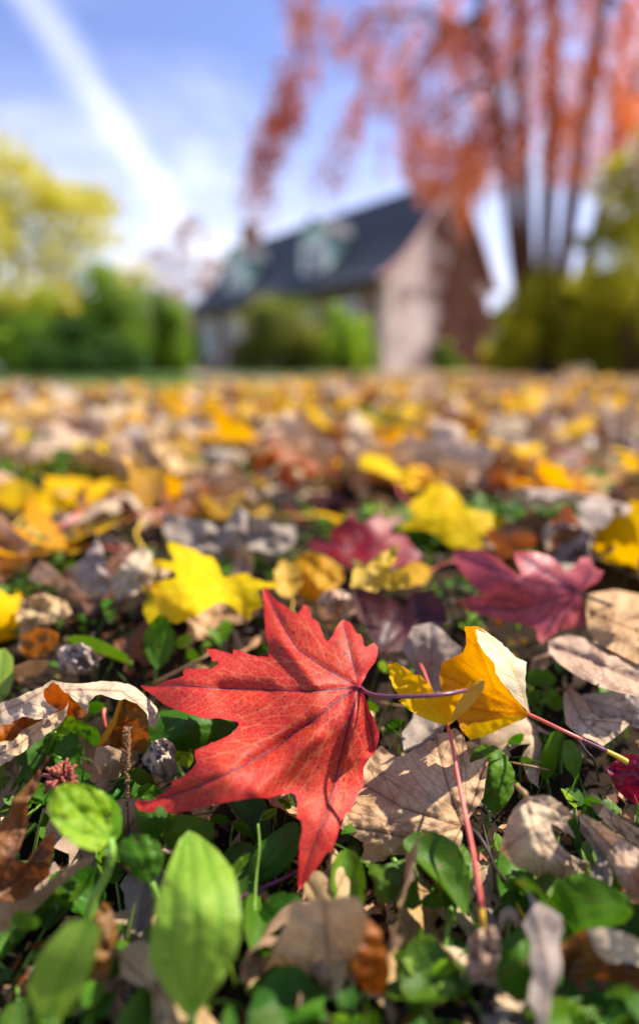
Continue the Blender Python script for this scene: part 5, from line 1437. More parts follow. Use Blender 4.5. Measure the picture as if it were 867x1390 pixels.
    plantain('lime', [(760, 1070), (768, 1072), (778, 1082), (784, 1094), (780, 1097), (770, 1088)], [(760, 1070, .022), (784, 1094, .018), (770, 1080, .022)], 'tiny yellow green leaf above the pale wrinkled leaf', [[(762, 1072), (780, 1094)]], [(780, 1094, .018), (782, 1120, .012), (784, 1150, .004)], step=4, seed=74, name='weed', sr=.0006)
    plantain('deepgreen', [(792, 1084), (800, 1080), (812, 1084), (820, 1098), (816, 1107), (802, 1104), (793, 1096)], [(792, 1088, .026), (820, 1098, .020), (805, 1092, .026)], 'small round dark green leaf between the grey leaves at the right', [[(794, 1096), (815, 1092)]], [(794, 1096, .022), (790, 1110, .012), (788, 1130, .002)], step=4, seed=75, name='weed', sr=.0006)
    plantain('deepgreen', [(770, 1112), (780, 1110), (786, 1125), (790, 1145), (800, 1158), (798, 1166), (788, 1164), (780, 1150), (774, 1132)], [(770, 1112, .020), (790, 1145, .014), (798, 1164, .010)], 'narrow dark green leaf beside the twisted purplish leaf', [[(776, 1112), (796, 1163)]], [(796, 1163, .010), (800, 1180, .004)], step=4, seed=76, name='weed', sr=.0006)
    plantain('green', [(672, 1300), (680, 1278), (700, 1262), (720, 1262), (745, 1275), (760, 1300), (765, 1335), (740, 1360), (700, 1360), (676, 1340)],
             [(672, 1300, .022), (710, 1262, .028), (760, 1305, .022), (700, 1360, .010), (715, 1310, .026)], 'blurred green plantain leaf at the bottom right', [[(715, 1360), (715, 1310), (710, 1265)]], [(715, 1360, .010), (718, 1390, .003)], step=5, seed=77)
    plantain('deepgreen', [(690, 1200), (710, 1190), (730, 1205), (752, 1232), (772, 1262), (760, 1272), (735, 1262), (710, 1240), (695, 1222)], [(690, 1205, .010), (772, 1262, .010), (730, 1230, .014)], 'long dark green leaf in shade below the pale wrinkled leaf', [[(695, 1202), (730, 1232), (768, 1266)]], [(768, 1266, .010), (775, 1285, .002)], step=4, seed=78, name='weed', sr=.0007)
    plantain('green', [(80, 852), (88, 842), (74, 838)], [(80, 852, .05), (88, 842, .052), (74, 838, .052)], 'tiny green leaflet beside the twisted golden leaf', [], [(80, 848, .05), (80, 860, .04), (80, 875, .03)], step=6, seed=79, name='weed', sr=.0006)
    plantain('green', [(196, 880), (196, 862), (204, 846), (216, 834), (228, 842), (238, 860), (236, 880), (228, 898), (214, 908), (203, 898)],
             [(196, 870, .058), (216, 834, .076), (238, 862, .058), (214, 908, .042), (216, 870, .058)], 'upright green plantain leaf below the bright yellow leaf', [[(212, 906), (215, 870), (217, 838)], [(212, 906), (228, 870), (226, 845)], [(212, 906), (203, 872), (208, 848)]],
             [(212, 906, .042), (211, 922, .032), (210, 940, .018)], step=4, seed=80)
    plantain('lime', [(-4, 882), (8, 880), (18, 892), (20, 915), (14, 940), (0, 955), (-4, 955)], [(-4, 882, .058), (20, 905, .050), (0, 955, .036)], 'lime green leaf at the left edge above the curled tan leaf', [[(-2, 950), (5, 885)]], [(0, 954, .036), (0, 970, .02)], step=4.5, seed=81)
    plantain('green', [(90, 868), (100, 862), (125, 864), (150, 875), (172, 888), (180, 902), (165, 898), (140, 888), (110, 880)], [(90, 868, .056), (180, 902, .040), (130, 870, .060)], 'arching green blade left of the upright plantain leaf', [[(92, 868), (135, 875), (178, 900)]], [(178, 900, .040), (180, 915, .025)], step=4.5, seed=82, name='weed')
    plantain('deepgreen', [(200, 985), (215, 968), (240, 962), (270, 968), (300, 975), (322, 984), (312, 1000), (288, 1010), (262, 1022), (236, 1018), (212, 1012), (202, 1000)],
             [(200, 990, .042), (240, 962, .046), (322, 984, .038), (262, 1022, .030), (250, 990, .046)], 'broad dark green leaf in the notch of the red leaf', [[(204, 1000), (255, 992), (318, 985)], [(204, 1000), (250, 975), (300, 978)]], [(204, 1000, .036), (200, 1012, .020), (198, 1025, .006)], step=4, seed=83)
    plantain('lime', [(233, 1014), (240, 1005), (252.3, 1009.3), (261, 1019.2), (263.3, 1032.3), (256.7, 1042), (245.7, 1038), (236, 1028)], [(233, 1014, .034), (252, 1009, .036), (262, 1032, .028), (246, 1038, .024)], 'bright lime leaf half hidden behind the grey crumpled ball', [[(236, 1028), (250, 1022), (262, 1028)]], [(238, 1030, .026), (236, 1045, .012), (236, 1060, .003)], step=4, seed=84)
    plantain('green', [(175, 1050), (182, 1042), (196, 1044), (208, 1056), (212, 1066), (200, 1070), (186, 1064)], [(175, 1052, .032), (212, 1066, .026), (195, 1052, .034)], 'small green leaf below the grey crumpled ball', [[(177, 1050), (210, 1066)]], [(177, 1051, .030), (176, 1070, .012), (176, 1085, .002)], step=4, seed=85)
    plantain('green', [(186, 1082), (188, 1070), (200, 1062), (216, 1068), (222, 1080), (212, 1086), (198, 1084)], [(186, 1082, .034), (200, 1062, .038), (222, 1080, .030)], 'small green leaf just above the lower left tip of the red leaf', [[(188, 1080), (220, 1078)]], [(190, 1080, .030), (190, 1095, .014)], step=4, seed=86)
    for k, (cx, cy, ln, wd, an, h, mt, lb) in enumerate((
            (88, 985, 34, 24, -35, .040, 'lime', 'bright leaflet of the weed in the hollow of the curled tan leaf'), (112, 990, 30, 22, 20, .038, 'green', 'leaflet beside the bright one under the curled tan leaf'),
            (92, 1012, 44, 30, -60, .030, 'deepgreen', 'large dark leaflet under the bright ones below the curled tan leaf'), (127, 1000, 30, 18, 70, .030, 'green', 'upright leaflet left of the orange rimmed brown leaf'),
            (130, 960, 26, 16, -10, .034, 'green', 'leaflet seen through the arch of the curled tan leaf'), (70, 1010, 24, 30, 10, .024, 'deepgreen', 'dark leaflet next to the lower rim of the curled tan leaf'),
            (610, 1218, 20, 14, 20, .006, 'lime', 'tiny leaflet at the foot of the green leaf by the red stem'),
            (330, 1125, 34, 16, 40, .016, 'green', 'leaflet in the dark gap under the red leaf'), (365, 1105, 26, 13, -30, .020, 'lime', 'sunny leaflet just below the front rim of the red leaf'), (300, 1112, 22, 14, 10, .018, 'green', 'leaflet right of the broad shaded plantain leaf'),
            (385, 1092, 22, 14, 20, .022, 'green', 'leaflet under the notch of the red leaf front rim'), (350, 1150, 24, 10, -60, .014, 'lime', 'thin sunlit leaflet at the dark plantain leaf'),
            (520, 905, 18, 10, 60, .044, 'lime', 'leaflet between the red leaf and the yellow upright leaf'), (505, 960, 20, 12, 30, .036, 'green', 'leaflet under the purple stem'), (535, 985, 30, 18, -20, .026, 'deepgreen', 'dark leaflet above the light tan leaf'),
            (700, 1005, 26, 15, -40, .030, 'green', 'leaflet below the folded orange yellow leaf'), (716, 1035, 22, 14, 30, .022, 'green', 'leaflet right of the glossy plantain leaf'), (735, 920, 40, 24, 10, .040, 'green', 'shaded leaflet right of the white lit flap'),
            (750, 950, 34, 22, 60, .034, 'green', 'shaded leaflet left of the angular pale leaf'), (725, 945, 28, 18, -20, .034, 'deepgreen', 'dark leaflet between the folded yellow leaf and the angular pale leaf'),
            (250, 870, 26, 16, -30, .050, 'lime', 'yellowish leaflet right of the upright plantain leaf'), (262, 890, 22, 14, 50, .046, 'green', 'leaflet above the left lobe of the red leaf'), (310, 770, 40, 22, 0, .062, 'green', 'leaflet right of the bright yellow leaf top'),
            (345, 765, 36, 22, 20, .060, 'green', 'leaflet between the pale curled leaf and the yellow leaf tip'), (375, 775, 30, 18, -20, .058, 'deepgreen', 'leaflet left of the olive gold leaf'), (35, 1250, 40, 26, 10, .030, 'green', 'blurred leaflet at the lower left corner'),
            (60, 1165, 26, 60, 15, .016, 'deepgreen', 'dark leaf blade below the round lime leaf'), (90, 1205, 24, 60, 25, .020, 'green', 'narrow blade beside the lime plantain stems'))):
        plantain(mt, oval(cx, cy, ln, wd, an), [(cx - ln / 2, cy, h), (cx + ln / 2, cy, h + .002), (cx, cy - wd / 2, h + .005), (cx, cy + wd / 2, h - .004)], lb,
                 [[(cx - ln * .45 * math.cos(math.radians(an)), cy - ln * .45 * math.sin(math.radians(an))), (cx + ln * .45 * math.cos(math.radians(an)), cy + ln * .45 * math.sin(math.radians(an)))]],
                 [(cx - ln * .45 * math.cos(math.radians(an)), cy - ln * .45 * math.sin(math.radians(an)), h), (cx - ln * .5, cy + 14, h * .55), (cx - ln * .45, cy + 30, .001)], step=4, seed=90 + k, name='weed', sr=.0006, ruffle=.001, rscale=10)

    # dried plantain spike with its seed capsules
    p0, p1 = Ph(172, 1180, .006), Ph(173, 990, .072)
    root = empty('seed_spike', p0, 'thin dark dried seed spike left of the grey crumpled ball', 'plant')
    mb = MB()
    q = [p0.lerp(p1, t) + Vector((.0008 * math.sin(t * 5), 0, 0)) - p0 for t in np.linspace(0, 1, 14)]
    mb.tube(q, [.0007 - .0002 * i / 13 for i in range(14)], 7)
    mb.obj('stem', M['stemdark'], root, sm=True)
    capm = plain_mat('dry_brown_capsules', C(.16, .075, .03), C(.30, .16, .08), 900, .7, .5, dist=.0004)
    mb = MB()
    r = random.Random(4)
    for i in range(120):
        t = .42 + .58 * (i / 120) ** .8
        if r.random() < .35 and t < .7:
            continue
        c = p0.lerp(p1, t) - p0
        a = i * 2.4
        rr = r.uniform(.0006, .0017) * (1 if t > .7 else .7)
        e = c + Vector((math.cos(a) * rr, math.sin(a) * rr, .0009))
        mb.tube([c, c.lerp(e, .5), e, e + (e - c) * .25], [.0002, .0005 * r.uniform(.6, 1.3), .0005, .0001], 6)
    mb.obj('seed_head', capm, root, sm=True)
    # dried clover head
    c0 = Ph(84, 1056, .046)
    root = empty('clover_head', Ph(84, 1090, .004), 'dried reddish clover flower head above the round lime leaf', 'plant')
    off = c0 - root.location
    petal = plain_mat('dry_red_petals', C(.28, .06, .045), C(.42, .14, .09), 500, .7, .4, dist=.0005, trans=.25)
    mb = MB()
    for i in range(95):
        z = 1 - 1.75 * i / 95
        a = i * 2.39996
        rr = math.sqrt(max(0, 1 - z * z)) if z > -1 else .3
        d = (Vector((math.cos(a) * rr, math.sin(a) * rr, z * .9 + .25)).normalized() + Vector((r.uniform(-.2, .2), r.uniform(-.2, .2), r.uniform(-.1, .3)))) * r.uniform(.65, 1.15)
        b = off + Vector((0, 0, -.001)) + d * .002
        e = off + Vector((d.x * .0062, d.y * .0062, d.z * .0070 - .0012))
        e2 = e + Vector((d.x * .0012, d.y * .0012, -.0012))
        mb.tube([b, b.lerp(e, .6), e, e2], [.0003, .0008, .0007, .0001], 5)
    mb.obj('flower', petal, root, sm=True)
    mb = MB()
    mb.tube([(0, 0, 0), off * .5 + Vector((.001, 0, 0)), off - Vector((0, 0, .003))], [.0007, .0006, .0006], 6)
    mb.obj('stem', M['stemgreen'], root, sm=True)


near_plants()


def stalks():
    G = 'thin stems and grass blades in the foreground'
    L = [('twig', 'stemtan', [(205, 930, .030), (240, 912, .040), (272, 895, .048), (290, 884, .050)], .0011, 'straw coloured stem behind the left lobe of the red leaf', 'twig'),
         ('leaf_stem', 'stemred', [(562, 890, .050), (572, 905, .056), (582, 930, .056), (588, 942, .054)], .0009, 'short pink stem rising behind the yellow upright leaf', 'stem'),
         ('leaf_stem', 'stemred', [(142, 962, .040), (141, 972, .038), (144, 988, .032)], .0010, 'bright red stem bit under the arch of the curled tan leaf', 'stem'),
         ('grass_blade', 'stemgreen', [(347, 1330, .002), (345, 1270, .012), (347, 1200, .020), (352, 1150, .030), (350, 1118, .036)], .0006, 'thin upright green stalk right of the tall blurred plantain leaf', 'grass blade'),
         ('grass_blade', 'stemgreen', [(612, 1225, .010), (608, 1255, .012), (602, 1300, .006)], .0010, 'green stalk below the green leaf by the red stem', 'grass blade'),
         ('twig', 'stempurple', [(300, 1235, .006), (340, 1212, .012), (390, 1190, .014), (430, 1165, .012)], .0010, 'purplish twig crossing under the lowest red lobe', 'twig'),
         ('leaf_stem', 'stemdark', [(655, 1120, .016), (668, 1175, .014), (672, 1215, .008)], .0006, 'thin dark upright stem near the dark leaf stem', 'stem'),
         ('leaf_stem', 'stemdark', [(783, 1003, .050), (795, 1020, .046), (806, 1033, .040), (812, 1060, .020)], .0008, 'dark forked stem under the red and yellow stem', 'stem'),
         ('grass_blade', 'stemyellow', [(700, 1225, .010), (712, 1245, .012), (728, 1265, .012), (740, 1282, .010)], .0008, 'short yellow stalk below the pale wrinkled leaf', 'grass blade'),
         ('grass_blade', 'stemgreen', [(44, 1170, .004), (52, 1130, .020), (60, 1098, .030)], .0008, 'green stalk between the brown leaf and the round lime leaf', 'grass blade'),
         ('twig', 'stemtan', [(510, 952, .030), (545, 958, .030), (580, 955, .028)], .0006, 'thin straw under the purple stem', 'twig'),
         ('twig', 'stemtan', [(692, 1035, .024), (720, 1040, .026), (745, 1045, .022)], .0006, 'thin straw right of the glossy plantain leaf', 'twig')]
    for nm, mt, pts, r_, lb, cat in L:
        q = spline([tuple(Ph(*p)) for p in pts], 5)
        b = Vector(min(q, key=lambda v: v[2]))
        mb = MB()
        mb.tube([Vector(x) - b for x in q], [r_ * (1 - .3 * i / len(q)) for i in range(len(q))], 7)
        o = mb.obj(nm, M[mt], None, sm=True, label=lb, cat=cat, group=G)
        o.location = b


stalks()

# ------------------------------------------------------------------ scattered leaves
R_ = random.Random(2024)
VAR = {}
KINDS = ['maple', 'silver', 'norway', 'maple', 'elm']
for i in range(26):
    kind = KINDS[i % 5]
    dry = i % 2 == 0
    VAR[i] = (kind, dry) + gen_leaf(kind, 200 + i, .036, (3.2 if dry else .9) * (1 + .5 * math.sin(i)), .085 if dry else .035)
VMESH = {}
COLWORD = {'tan': ('tan', 'light brown'), 'buff': ('pale', 'pale beige'), 'grey': ('grey', 'greyish'), 'brown': ('dark brown', 'dark brown'), 'rust': ('rust brown', 'rust coloured'), 'yellow': ('bright yellow', 'yellow'),
           'golden': ('golden', 'golden yellow'), 'cream': ('cream', 'cream yellow'), 'maroon': ('maroon', 'dark maroon')}
ANCH = [('the bright yellow leaf', 270, 795), ('the crimson leaf', 490, 735), ('the rose pink leaf', 720, 800), ('the long pale curled leaf', 310, 720), ('the left edge', 0, 700), ('the right edge', 867, 720),
        ('the big blurred yellow leaf', 620, 700), ('the tent shaped leaf', 125, 775), ('the dark maroon leaf', 545, 845), ('the twisted golden leaf', 55, 850), ('the left yellow leaf', 40, 672)]
used = {}


def describe(px, py, d, mt, curled, kind):
    w = COLWORD[mt]
    sh = 'curled' if curled else 'flat'
    sp = {'elm': 'oval leaf'}.get(kind, 'maple leaf')
    an = min(ANCH, key=lambda a: (a[1] - px) ** 2 + (2.2 * (a[2] - py)) ** 2)
    dx, dy = px - an[1], py - an[2]
    far = ('close behind', 'behind', 'well behind', 'far behind', 'farthest behind')[min(4, int(max(0, -dy) / 28))]
    if 'edge' in an[0]:
        where = ('near ' if abs(dx) < 60 else 'inward from ') + an[0]
        where += (' far back on the lawn' if py < 580 else ' in the middle distance' if py < 640 else ' fairly near' if py < 740 else ' beside the near leaves')
    elif dy < -12:
        where = far + (' and left of ' if dx < -30 else ' and right of ' if dx > 30 else ' ') + an[0]
    else:
        where = ('left of ' if dx < 0 else 'right of ') + an[0] + (' a little nearer' if dy > 20 else '')
    return f'{w[0]} {sh} {sp} {where}'


def pick_mat(r, far=False):
    q = r.random()
    tab = [('yellow', .15), ('golden', .07), ('cream', .06), ('tan', .25), ('buff', .20), ('grey', .14), ('brown', .08), ('rust', .03), ('maroon', .02)]
    for k, w in tab:
        q -= w
        if q <= 0:
            return k
    return 'tan'


def place_leaf(vi, mt, loc, size, yaw, tilt, tdir, label, stem=True, flip=False):
    kind, dry, P, T, uv, at_ = VAR[vi]
    key = (vi, mt)
    if key not in VMESH:
        VMESH[key] = mesh('leaf_blade', P, T, M[mt], uv, at_)
        q = spline([(0, 0, .0), (.03, -.15, .03), (-.04, -.4, .05), (.05, -.7, .02)], 3)
        mb = MB()
        mb.tube(q, [.014] * (len(q) - 1) + [.022], 5)
        if 'stem' not in VMESH:
            VMESH['stem'] = {}
        sm = {'yellow': 'stemred', 'golden': 'stemred', 'maroon': 'stemred', 'cream': 'stemyellow'}.get(mt, 'stemdark')
        if sm not in VMESH['stem']:
            VMESH['stem'][sm] = mesh('leaf_stem', mb.V, mb.F, M[sm])
        VMESH[key] = (VMESH[key], VMESH['stem'][sm])
    rot = Matrix.Rotation(tilt, 4, Vector((math.cos(tdir), math.sin(tdir), 0))) @ Matrix.Rotation(yaw, 4, 'Z')
    if flip:
        rot = rot @ Matrix.Rotation(math.pi, 4, 'Y')
    mw = Matrix.Translation(loc) @ rot @ Matrix.Diagonal((size, size, size * 1.0, 1))
    nm = {'elm': 'elm_leaf'}.get(kind, 'maple_leaf')
    o = bpy.data.objects.new(nm, VMESH[key][0])
    COL.objects.link(o)
    o.matrix_world = mw
    props(o, label, 'leaf', 'fallen leaves scattered over the lawn')
    if stem:
        s = bpy.data.objects.new('stem', VMESH[key][1])
        COL.objects.link(s)
        s.parent = o
    return o


NEARP = []
ANCH2 = [('the large red leaf', 350, 1000), ('the round lime leaf', 110, 1110), ('the tallest plantain leaf', 265, 1230), ('the lowest red lobe', 410, 1200), ('the light tan leaf', 560, 1090), ('the folded roof leaf', 440, 1290),
         ('the yellow stem tip', 655, 1260), ('the pale wrinkled leaf', 735, 1140), ('the glossy plantain leaf', 668, 1055), ('the long narrow leaf', 840, 1170), ('the curled tan leaf', 100, 960), ('the folded orange leaf', 660, 930)]
used2 = {}


def describe2(px, py, mt):
    an = sorted(ANCH2, key=lambda a: (a[1] - px) ** 2 + (a[2] - py) ** 2)
    cands_ = []
    for a0, b0 in ((0, 1), (0, 2), (1, 2), (0, 3), (1, 3), (2, 3)):
        cands_.append('small ' + COLWORD[mt][0] + ' dead leaf on the soil between ' + an[a0][0] + ' and ' + an[b0][0])
    for c in cands_:
        if c not in used2:
            used2[c] = 1
            return ' '.join(c.split()[:16])
    return cands_[0]


POLYS = [s[1] for s in SHAPES]
HERO = [p for (l, p) in SHAPES if np.ptp(p, axis=0).max() > 40]


def covers(px, py, reach, size=30):
    """would something standing here rise in front of a traced leaf?"""
    q = np.array([(px + dx, py - t) for t in np.linspace(-6, reach, 8) for dx in (-14, 0, 14)])
    for l, p in SHAPES:
        if np.ptp(p, axis=0).max() > size and 'plantain' not in l and 'blade' not in l and p[:, 1].max() < 1225 and inside(p, q).any():
            return True
    return False


def blocked(px, py):
    for p in HERO:
        if px > p[:, 0].min() - 22 and px < p[:, 0].max() + 22 and py > p[:, 1].min() + 4 and py < p[:, 1].max() + 40:
            return True
    return False


# hand-placed mid-distance leaves
HAND = [(300, 560, 'yellow', 1, .4, .11, .04, 'yellow leaf far back on the lawn left of centre'), (560, 560, 'yellow', 3, 1.9, .11, .04, 'yellow leaf far back on the lawn right of centre'),
        (775, 590, 'yellow', 5, 2.8, .12, .03, 'large yellow leaf far back near the right bushes'), (30, 570, 'yellow', 7, .8, .12, .03, 'large yellow leaf far back at the left edge'),
        (255, 558, 'cream', 9, 2.2, .12, .05, 'pale lit leaf far back left of centre'), (660, 590, 'yellow', 11, .1, .10, .04, 'yellow leaf behind the broad yellow leaf at centre right'),
        (430, 625, 'buff', 0, 1.3, .10, .04, 'pale curled leaf between the two yellow leaves at the centre'), (90, 640, 'buff', 6, .5, .10, .03, 'pale curled leaf behind the flat yellow leaf at the left edge'),
        (500, 628, 'yellow', 13, 2.6, .10, .03, 'yellow leaf behind the small yellow leaf at the centre'), (800, 680, 'golden', 15, .9, .10, .02, 'golden leaf behind the rose leaf near the right edge'),
        (342, 600, 'yellow', 7, 1.5, .10, .03, 'bright yellow flat leaf in the middle distance above the pale curled leaf'), (612, 608, 'yellow', 1, 2.6, .10, .03, 'broad yellow leaf lying flat in the middle distance at centre right'),
        (718, 622, 'yellow', 5, .6, .10, .05, 'tilted yellow leaf in the middle distance before the right bushes'), (850, 645, 'yellow', 3, 4.0, .11, .06, 'big bright yellow leaf standing at the right edge'),
        (532, 655, 'yellow', 9, .2, .075, .05, 'small yellow leaf left of the white lit leaf'), (632, 652, 'buff', 2, 1.0, .09, .05, 'white lit curled leaf behind the large blurred yellow leaf'),
        (757, 652, 'golden', 11, 2.2, .10, .03, 'golden leaf right of the tilted yellow leaf'), (170, 608, 'yellow', 13, 3.1, .09, .03, 'yellow leaf in the middle distance at the left'),
        (60, 612, 'buff', 4, 1.9, .12, .03, 'long pale leaf lying in the middle distance at the left'), (470, 590, 'yellow', 15, .9, .09, .04, 'yellow leaf in the middle distance at the centre'),
        (190, 705, 'cream', 14, .3, .075, .04, 'upright cream leaf behind the bright yellow leaf tip'), (165, 712, 'yellow', 17, 2.2, .06, .03, 'small yellow leaf left of the upright cream leaf'),
        (60, 738, 'golden', 19, 2.9, .08, .01, 'golden leaf lying left behind the tent shaped leaf'), (110, 745, 'golden', 21, 1.4, .07, .01, 'golden leaf behind the tent shaped leaf tip'), (20, 725, 'cream', 23, 3.3, .09, .01, 'cream yellow leaf at the left edge behind the white lit leaf'),
        (830, 735, 'grey', 6, 1.2, .10, .015, 'grey leaf lying behind the rose pink leaf at the right edge'), (780, 730, 'grey', 8, 2.7, .08, .02, 'bluish grey leaf just behind the rose pink leaf'), (585, 775, 'golden', 24, 2.0, .05, .01, 'small orange gold leaf between the crimson and rose leaves'),
        (300, 850, 'tan', 10, .7, .075, .0, 'tan leaf under the bright yellow leaf front'), (350, 855, 'tan', 12, 2.4, .06, -.005, 'brown tan leaf in the gap behind the red leaf top lobe'), (395, 812, 'cream', 4, .2, .035, .02, 'small cream leaf tip behind the red leaf top lobe'),
        (140, 835, 'brown', 16, .2, .07, .0, 'brown curved leaf below the tent shaped leaf'), (120, 590, 'tan', 2, 2.0, .10, .03, 'tan leaf in the middle distance left of the yellow ones'),
        (250, 640, 'tan', 18, 1.3, .10, .03, 'tan leaf behind the long pale curled leaf'), (400, 660, 'rust', 20, .5, .085, .02, 'rust leaf behind the crimson leaf at its left'), (690, 672, 'brown', 22, 1.6, .10, .01, 'brown leaf in the gap right of the large blurred yellow leaf')]
for (px, py, mt, vi, yaw, size, dz, lb) in HAND:
    yg = None
    p = Ph(px, py, .06)
    z = ground_z(p.x, p.y) + .012 + dz * .6
    p = Ph(px, py, z)
    place_leaf(vi % 26, mt, p, size * (1.22 if py < 660 else 1.05), yaw, .25, yaw * 2, lb, stem=py > 640)
nhand = len(HAND)

# random leaves on a jittered field; the nearest ones are objects, the rest one mass
cands = []
Y = .36
tot = 0
for k in range(60000):
    y = .34 + (5.6 - .34) * R_.random() ** 1.45
    half = .72 * y + .12
    x = R_.uniform(-half, half)
    pd = 1.6 * y + .24                      # pdf correction: accept to an even density
    cands.append((x, y))
cell = {}
pts = []
SPC = .046
for x, y in cands:
    sp = SPC * (1 if y < 1.5 else 1.25 if y < 4 else 1.7)
    g = (int(x / sp), int(y / sp))
    if y < 1.5:
        kx = (g[0], g[1], 0)
    elif y < 4:
        kx = (g[0], g[1], 1)
    else:
        kx = (g[0], g[1], 2)
    if kx in cell:
        continue
    if y > 3.2 and x < -.02 * y and R_.random() < (y - 3.2) / .9:
        continue
    # clearings where green ground cover shows
    nzv = mnoise.noise(Vector((x * 3.1, y * 2.6, 4)))
    if y > .5 and (nzv > (.12 if y < 4 else .18) or (y > 3 and R_.random() < (y - 3) / 3.2) or (y > 1.0 and R_.random() < .30)):
        continue
    cell[kx] = 1
    pts.append((x, y))
obj_pts, far_pts = [], []
for x, y in pts:
    px, py, d = to_px((x, y, ground_z(x, y) + .02))
    inview = -45 < px < 912 and py < 1420
    if blocked(px, py):
        continue
    (obj_pts if inview and y < 3 else far_pts).append((x, y, px, py))
obj_pts.sort(key=lambda q: q[1])
LIM = 190
far_pts += obj_pts[LIM:]
obj_pts = obj_pts[:LIM]
print('SCATTER', len(obj_pts), 'to depth', obj_pts[-1][1], 'mass', len(far_pts))
pend = []
for i, (x, y, px, py) in enumerate(obj_pts):
    mt = pick_mat(R_)
    dryc = mt in ('tan', 'buff', 'grey', 'brown', 'rust', 'maroon')
    vs = [v for v in VAR if VAR[v][1] == dryc]
    vi = R_.choice(vs)
    z = ground_z(x, y) + .002 + R_.random() * .012
    size = R_.uniform(.062, .098) * (1.1 if not dryc else 1)
    pend.append((vi, mt, Vector((x, y, z)), size, R_.uniform(0, 6.28), abs(R_.gauss(0, .28 if dryc else .2)), R_.uniform(0, 6.28), describe(px, py, 0, mt, dryc, VAR[vi][0]), px, py))
from collections import Counter
cnt = Counter(p[7] for p in pend)
# where several share a description, tell them apart by order in the photo
byl = {}
for p in pend:
    byl.setdefault(p[7], []).append(p)
final = []
for lb, ps in byl.items():
    ps.sort(key=lambda p: p[8])
    words_ = ['leftmost', 'second from left', 'third from left', 'fourth from left', 'fifth from left', 'sixth from left', 'seventh from left', 'eighth from left', 'ninth from left']
    for k, p in enumerate(ps):
        w = '' if len(ps) == 1 else 'rightmost' if k == len(ps) - 1 else words_[min(k, 8)]
        if len(ps) == 2:
            w = ('left-hand', 'right-hand')[k]
        final.append((p, (w + ' ' + lb).strip()))
for p, lb in final:
    place_leaf(p[0], p[1], p[2], p[3], p[4], p[5], p[6], ' '.join(lb.split()[:16]), stem=p[2].y < .8, flip=R_.random() < .3)
# small dead leaves on the floor between the near plants
nf = 0
for k in range(400):
    y = R_.uniform(.125, .36)
    x = R_.uniform(-1, 1) * (.66 * y + .03)
    px, py, d = to_px((x, y, ground_z(x, y)))
    if not (-30 < px < 897 and 870 < py < 1420) or any((x - u) ** 2 + (y - v) ** 2 < .0008 for u, v in NEARP):
        continue
    if covers(px, py, 42, 45) or (600 < px < 700 and 1150 < py < 1330):
        continue
    NEARP.append((x, y))
    mt = R_.choice(['brown', 'buff', 'tan', 'tan', 'brown', 'buff', 'grey'])
    vi = R_.choice([v for v in VAR if VAR[v][1]])
    place_leaf(vi, mt, Vector((x, y, ground_z(x, y) + .001)), R_.uniform(.040, .068), R_.uniform(0, 6.28), abs(R_.gauss(0, .4)), R_.uniform(0, 6.28), describe2(px, py, mt), stem=False)
    nf += 1
    if nf >= 72:
        break
print('NEARFLOOR', nf)


def plantain_proto(seed):
    r = random.Random(seed)
    root = empty('plantain', (0, 0, 0), 'x', 'plant')
    for k in range(r.choice([4, 5, 6])):
        a = k * 2.4 + r.uniform(-.4, .4)
        ln, wd = r.uniform(.022, .036), r.uniform(.014, .021)
        st = r.uniform(.010, .020)
        pit = r.uniform(.25, .95)
        ol = [(wd / 2 * math.sin(t) * (1 - .25 * math.cos(t)), ln / 2 - ln / 2 * math.cos(t)) for t in np.linspace(0, 2 * math.pi, 19)[:-1]]
        ve = [np.array([(0, .0005), (0, ln * .95)]), np.array([(0, .0005), (wd * .24, ln * .4), (wd * .12, ln * .88)]), np.array([(0, .0005), (-wd * .24, ln * .4), (-wd * .12, ln * .88)])]
        v2, T, oo = triangulate(ol, ve, .0016, seed=seed + k)
        d1, ed = segdist(v2, ve), segdist(v2, [np.vstack([oo, oo[:1]])])
        z = 4.5 * v2[:, 0] ** 2 / wd * .35 - 6 * (v2[:, 1] ** 2) * r.uniform(.6, 2.2) + np.array([mnoise.noise(Vector((p[0] * 160, p[1] * 160, seed + k))) for p in v2]) * .0013
        P = np.column_stack([v2[:, 0], st + v2[:, 1], z])
        Rm = np.array(Matrix.Rotation(a, 3, 'Z') @ Matrix.Rotation(pit, 3, 'X'))
        o = link('leaf', mesh('plantain_leaf_blade', P @ Rm.T, T, [M['green'], M['deepgreen']][k % 2], v2, dict(vd1=d1, vd2=np.full(len(v2), .05), ed=ed)), root)
        mb = MB()
        q = [Vector(Rm @ np.array([0, st * t, -.002 * (1 - t)])) for t in (0, .5, 1.05)]
        mb.tube(q, [.0009, .0007, .0006], 5)
        mb.obj('stalk', M['stemgreen'], o, sm=True)
    return root


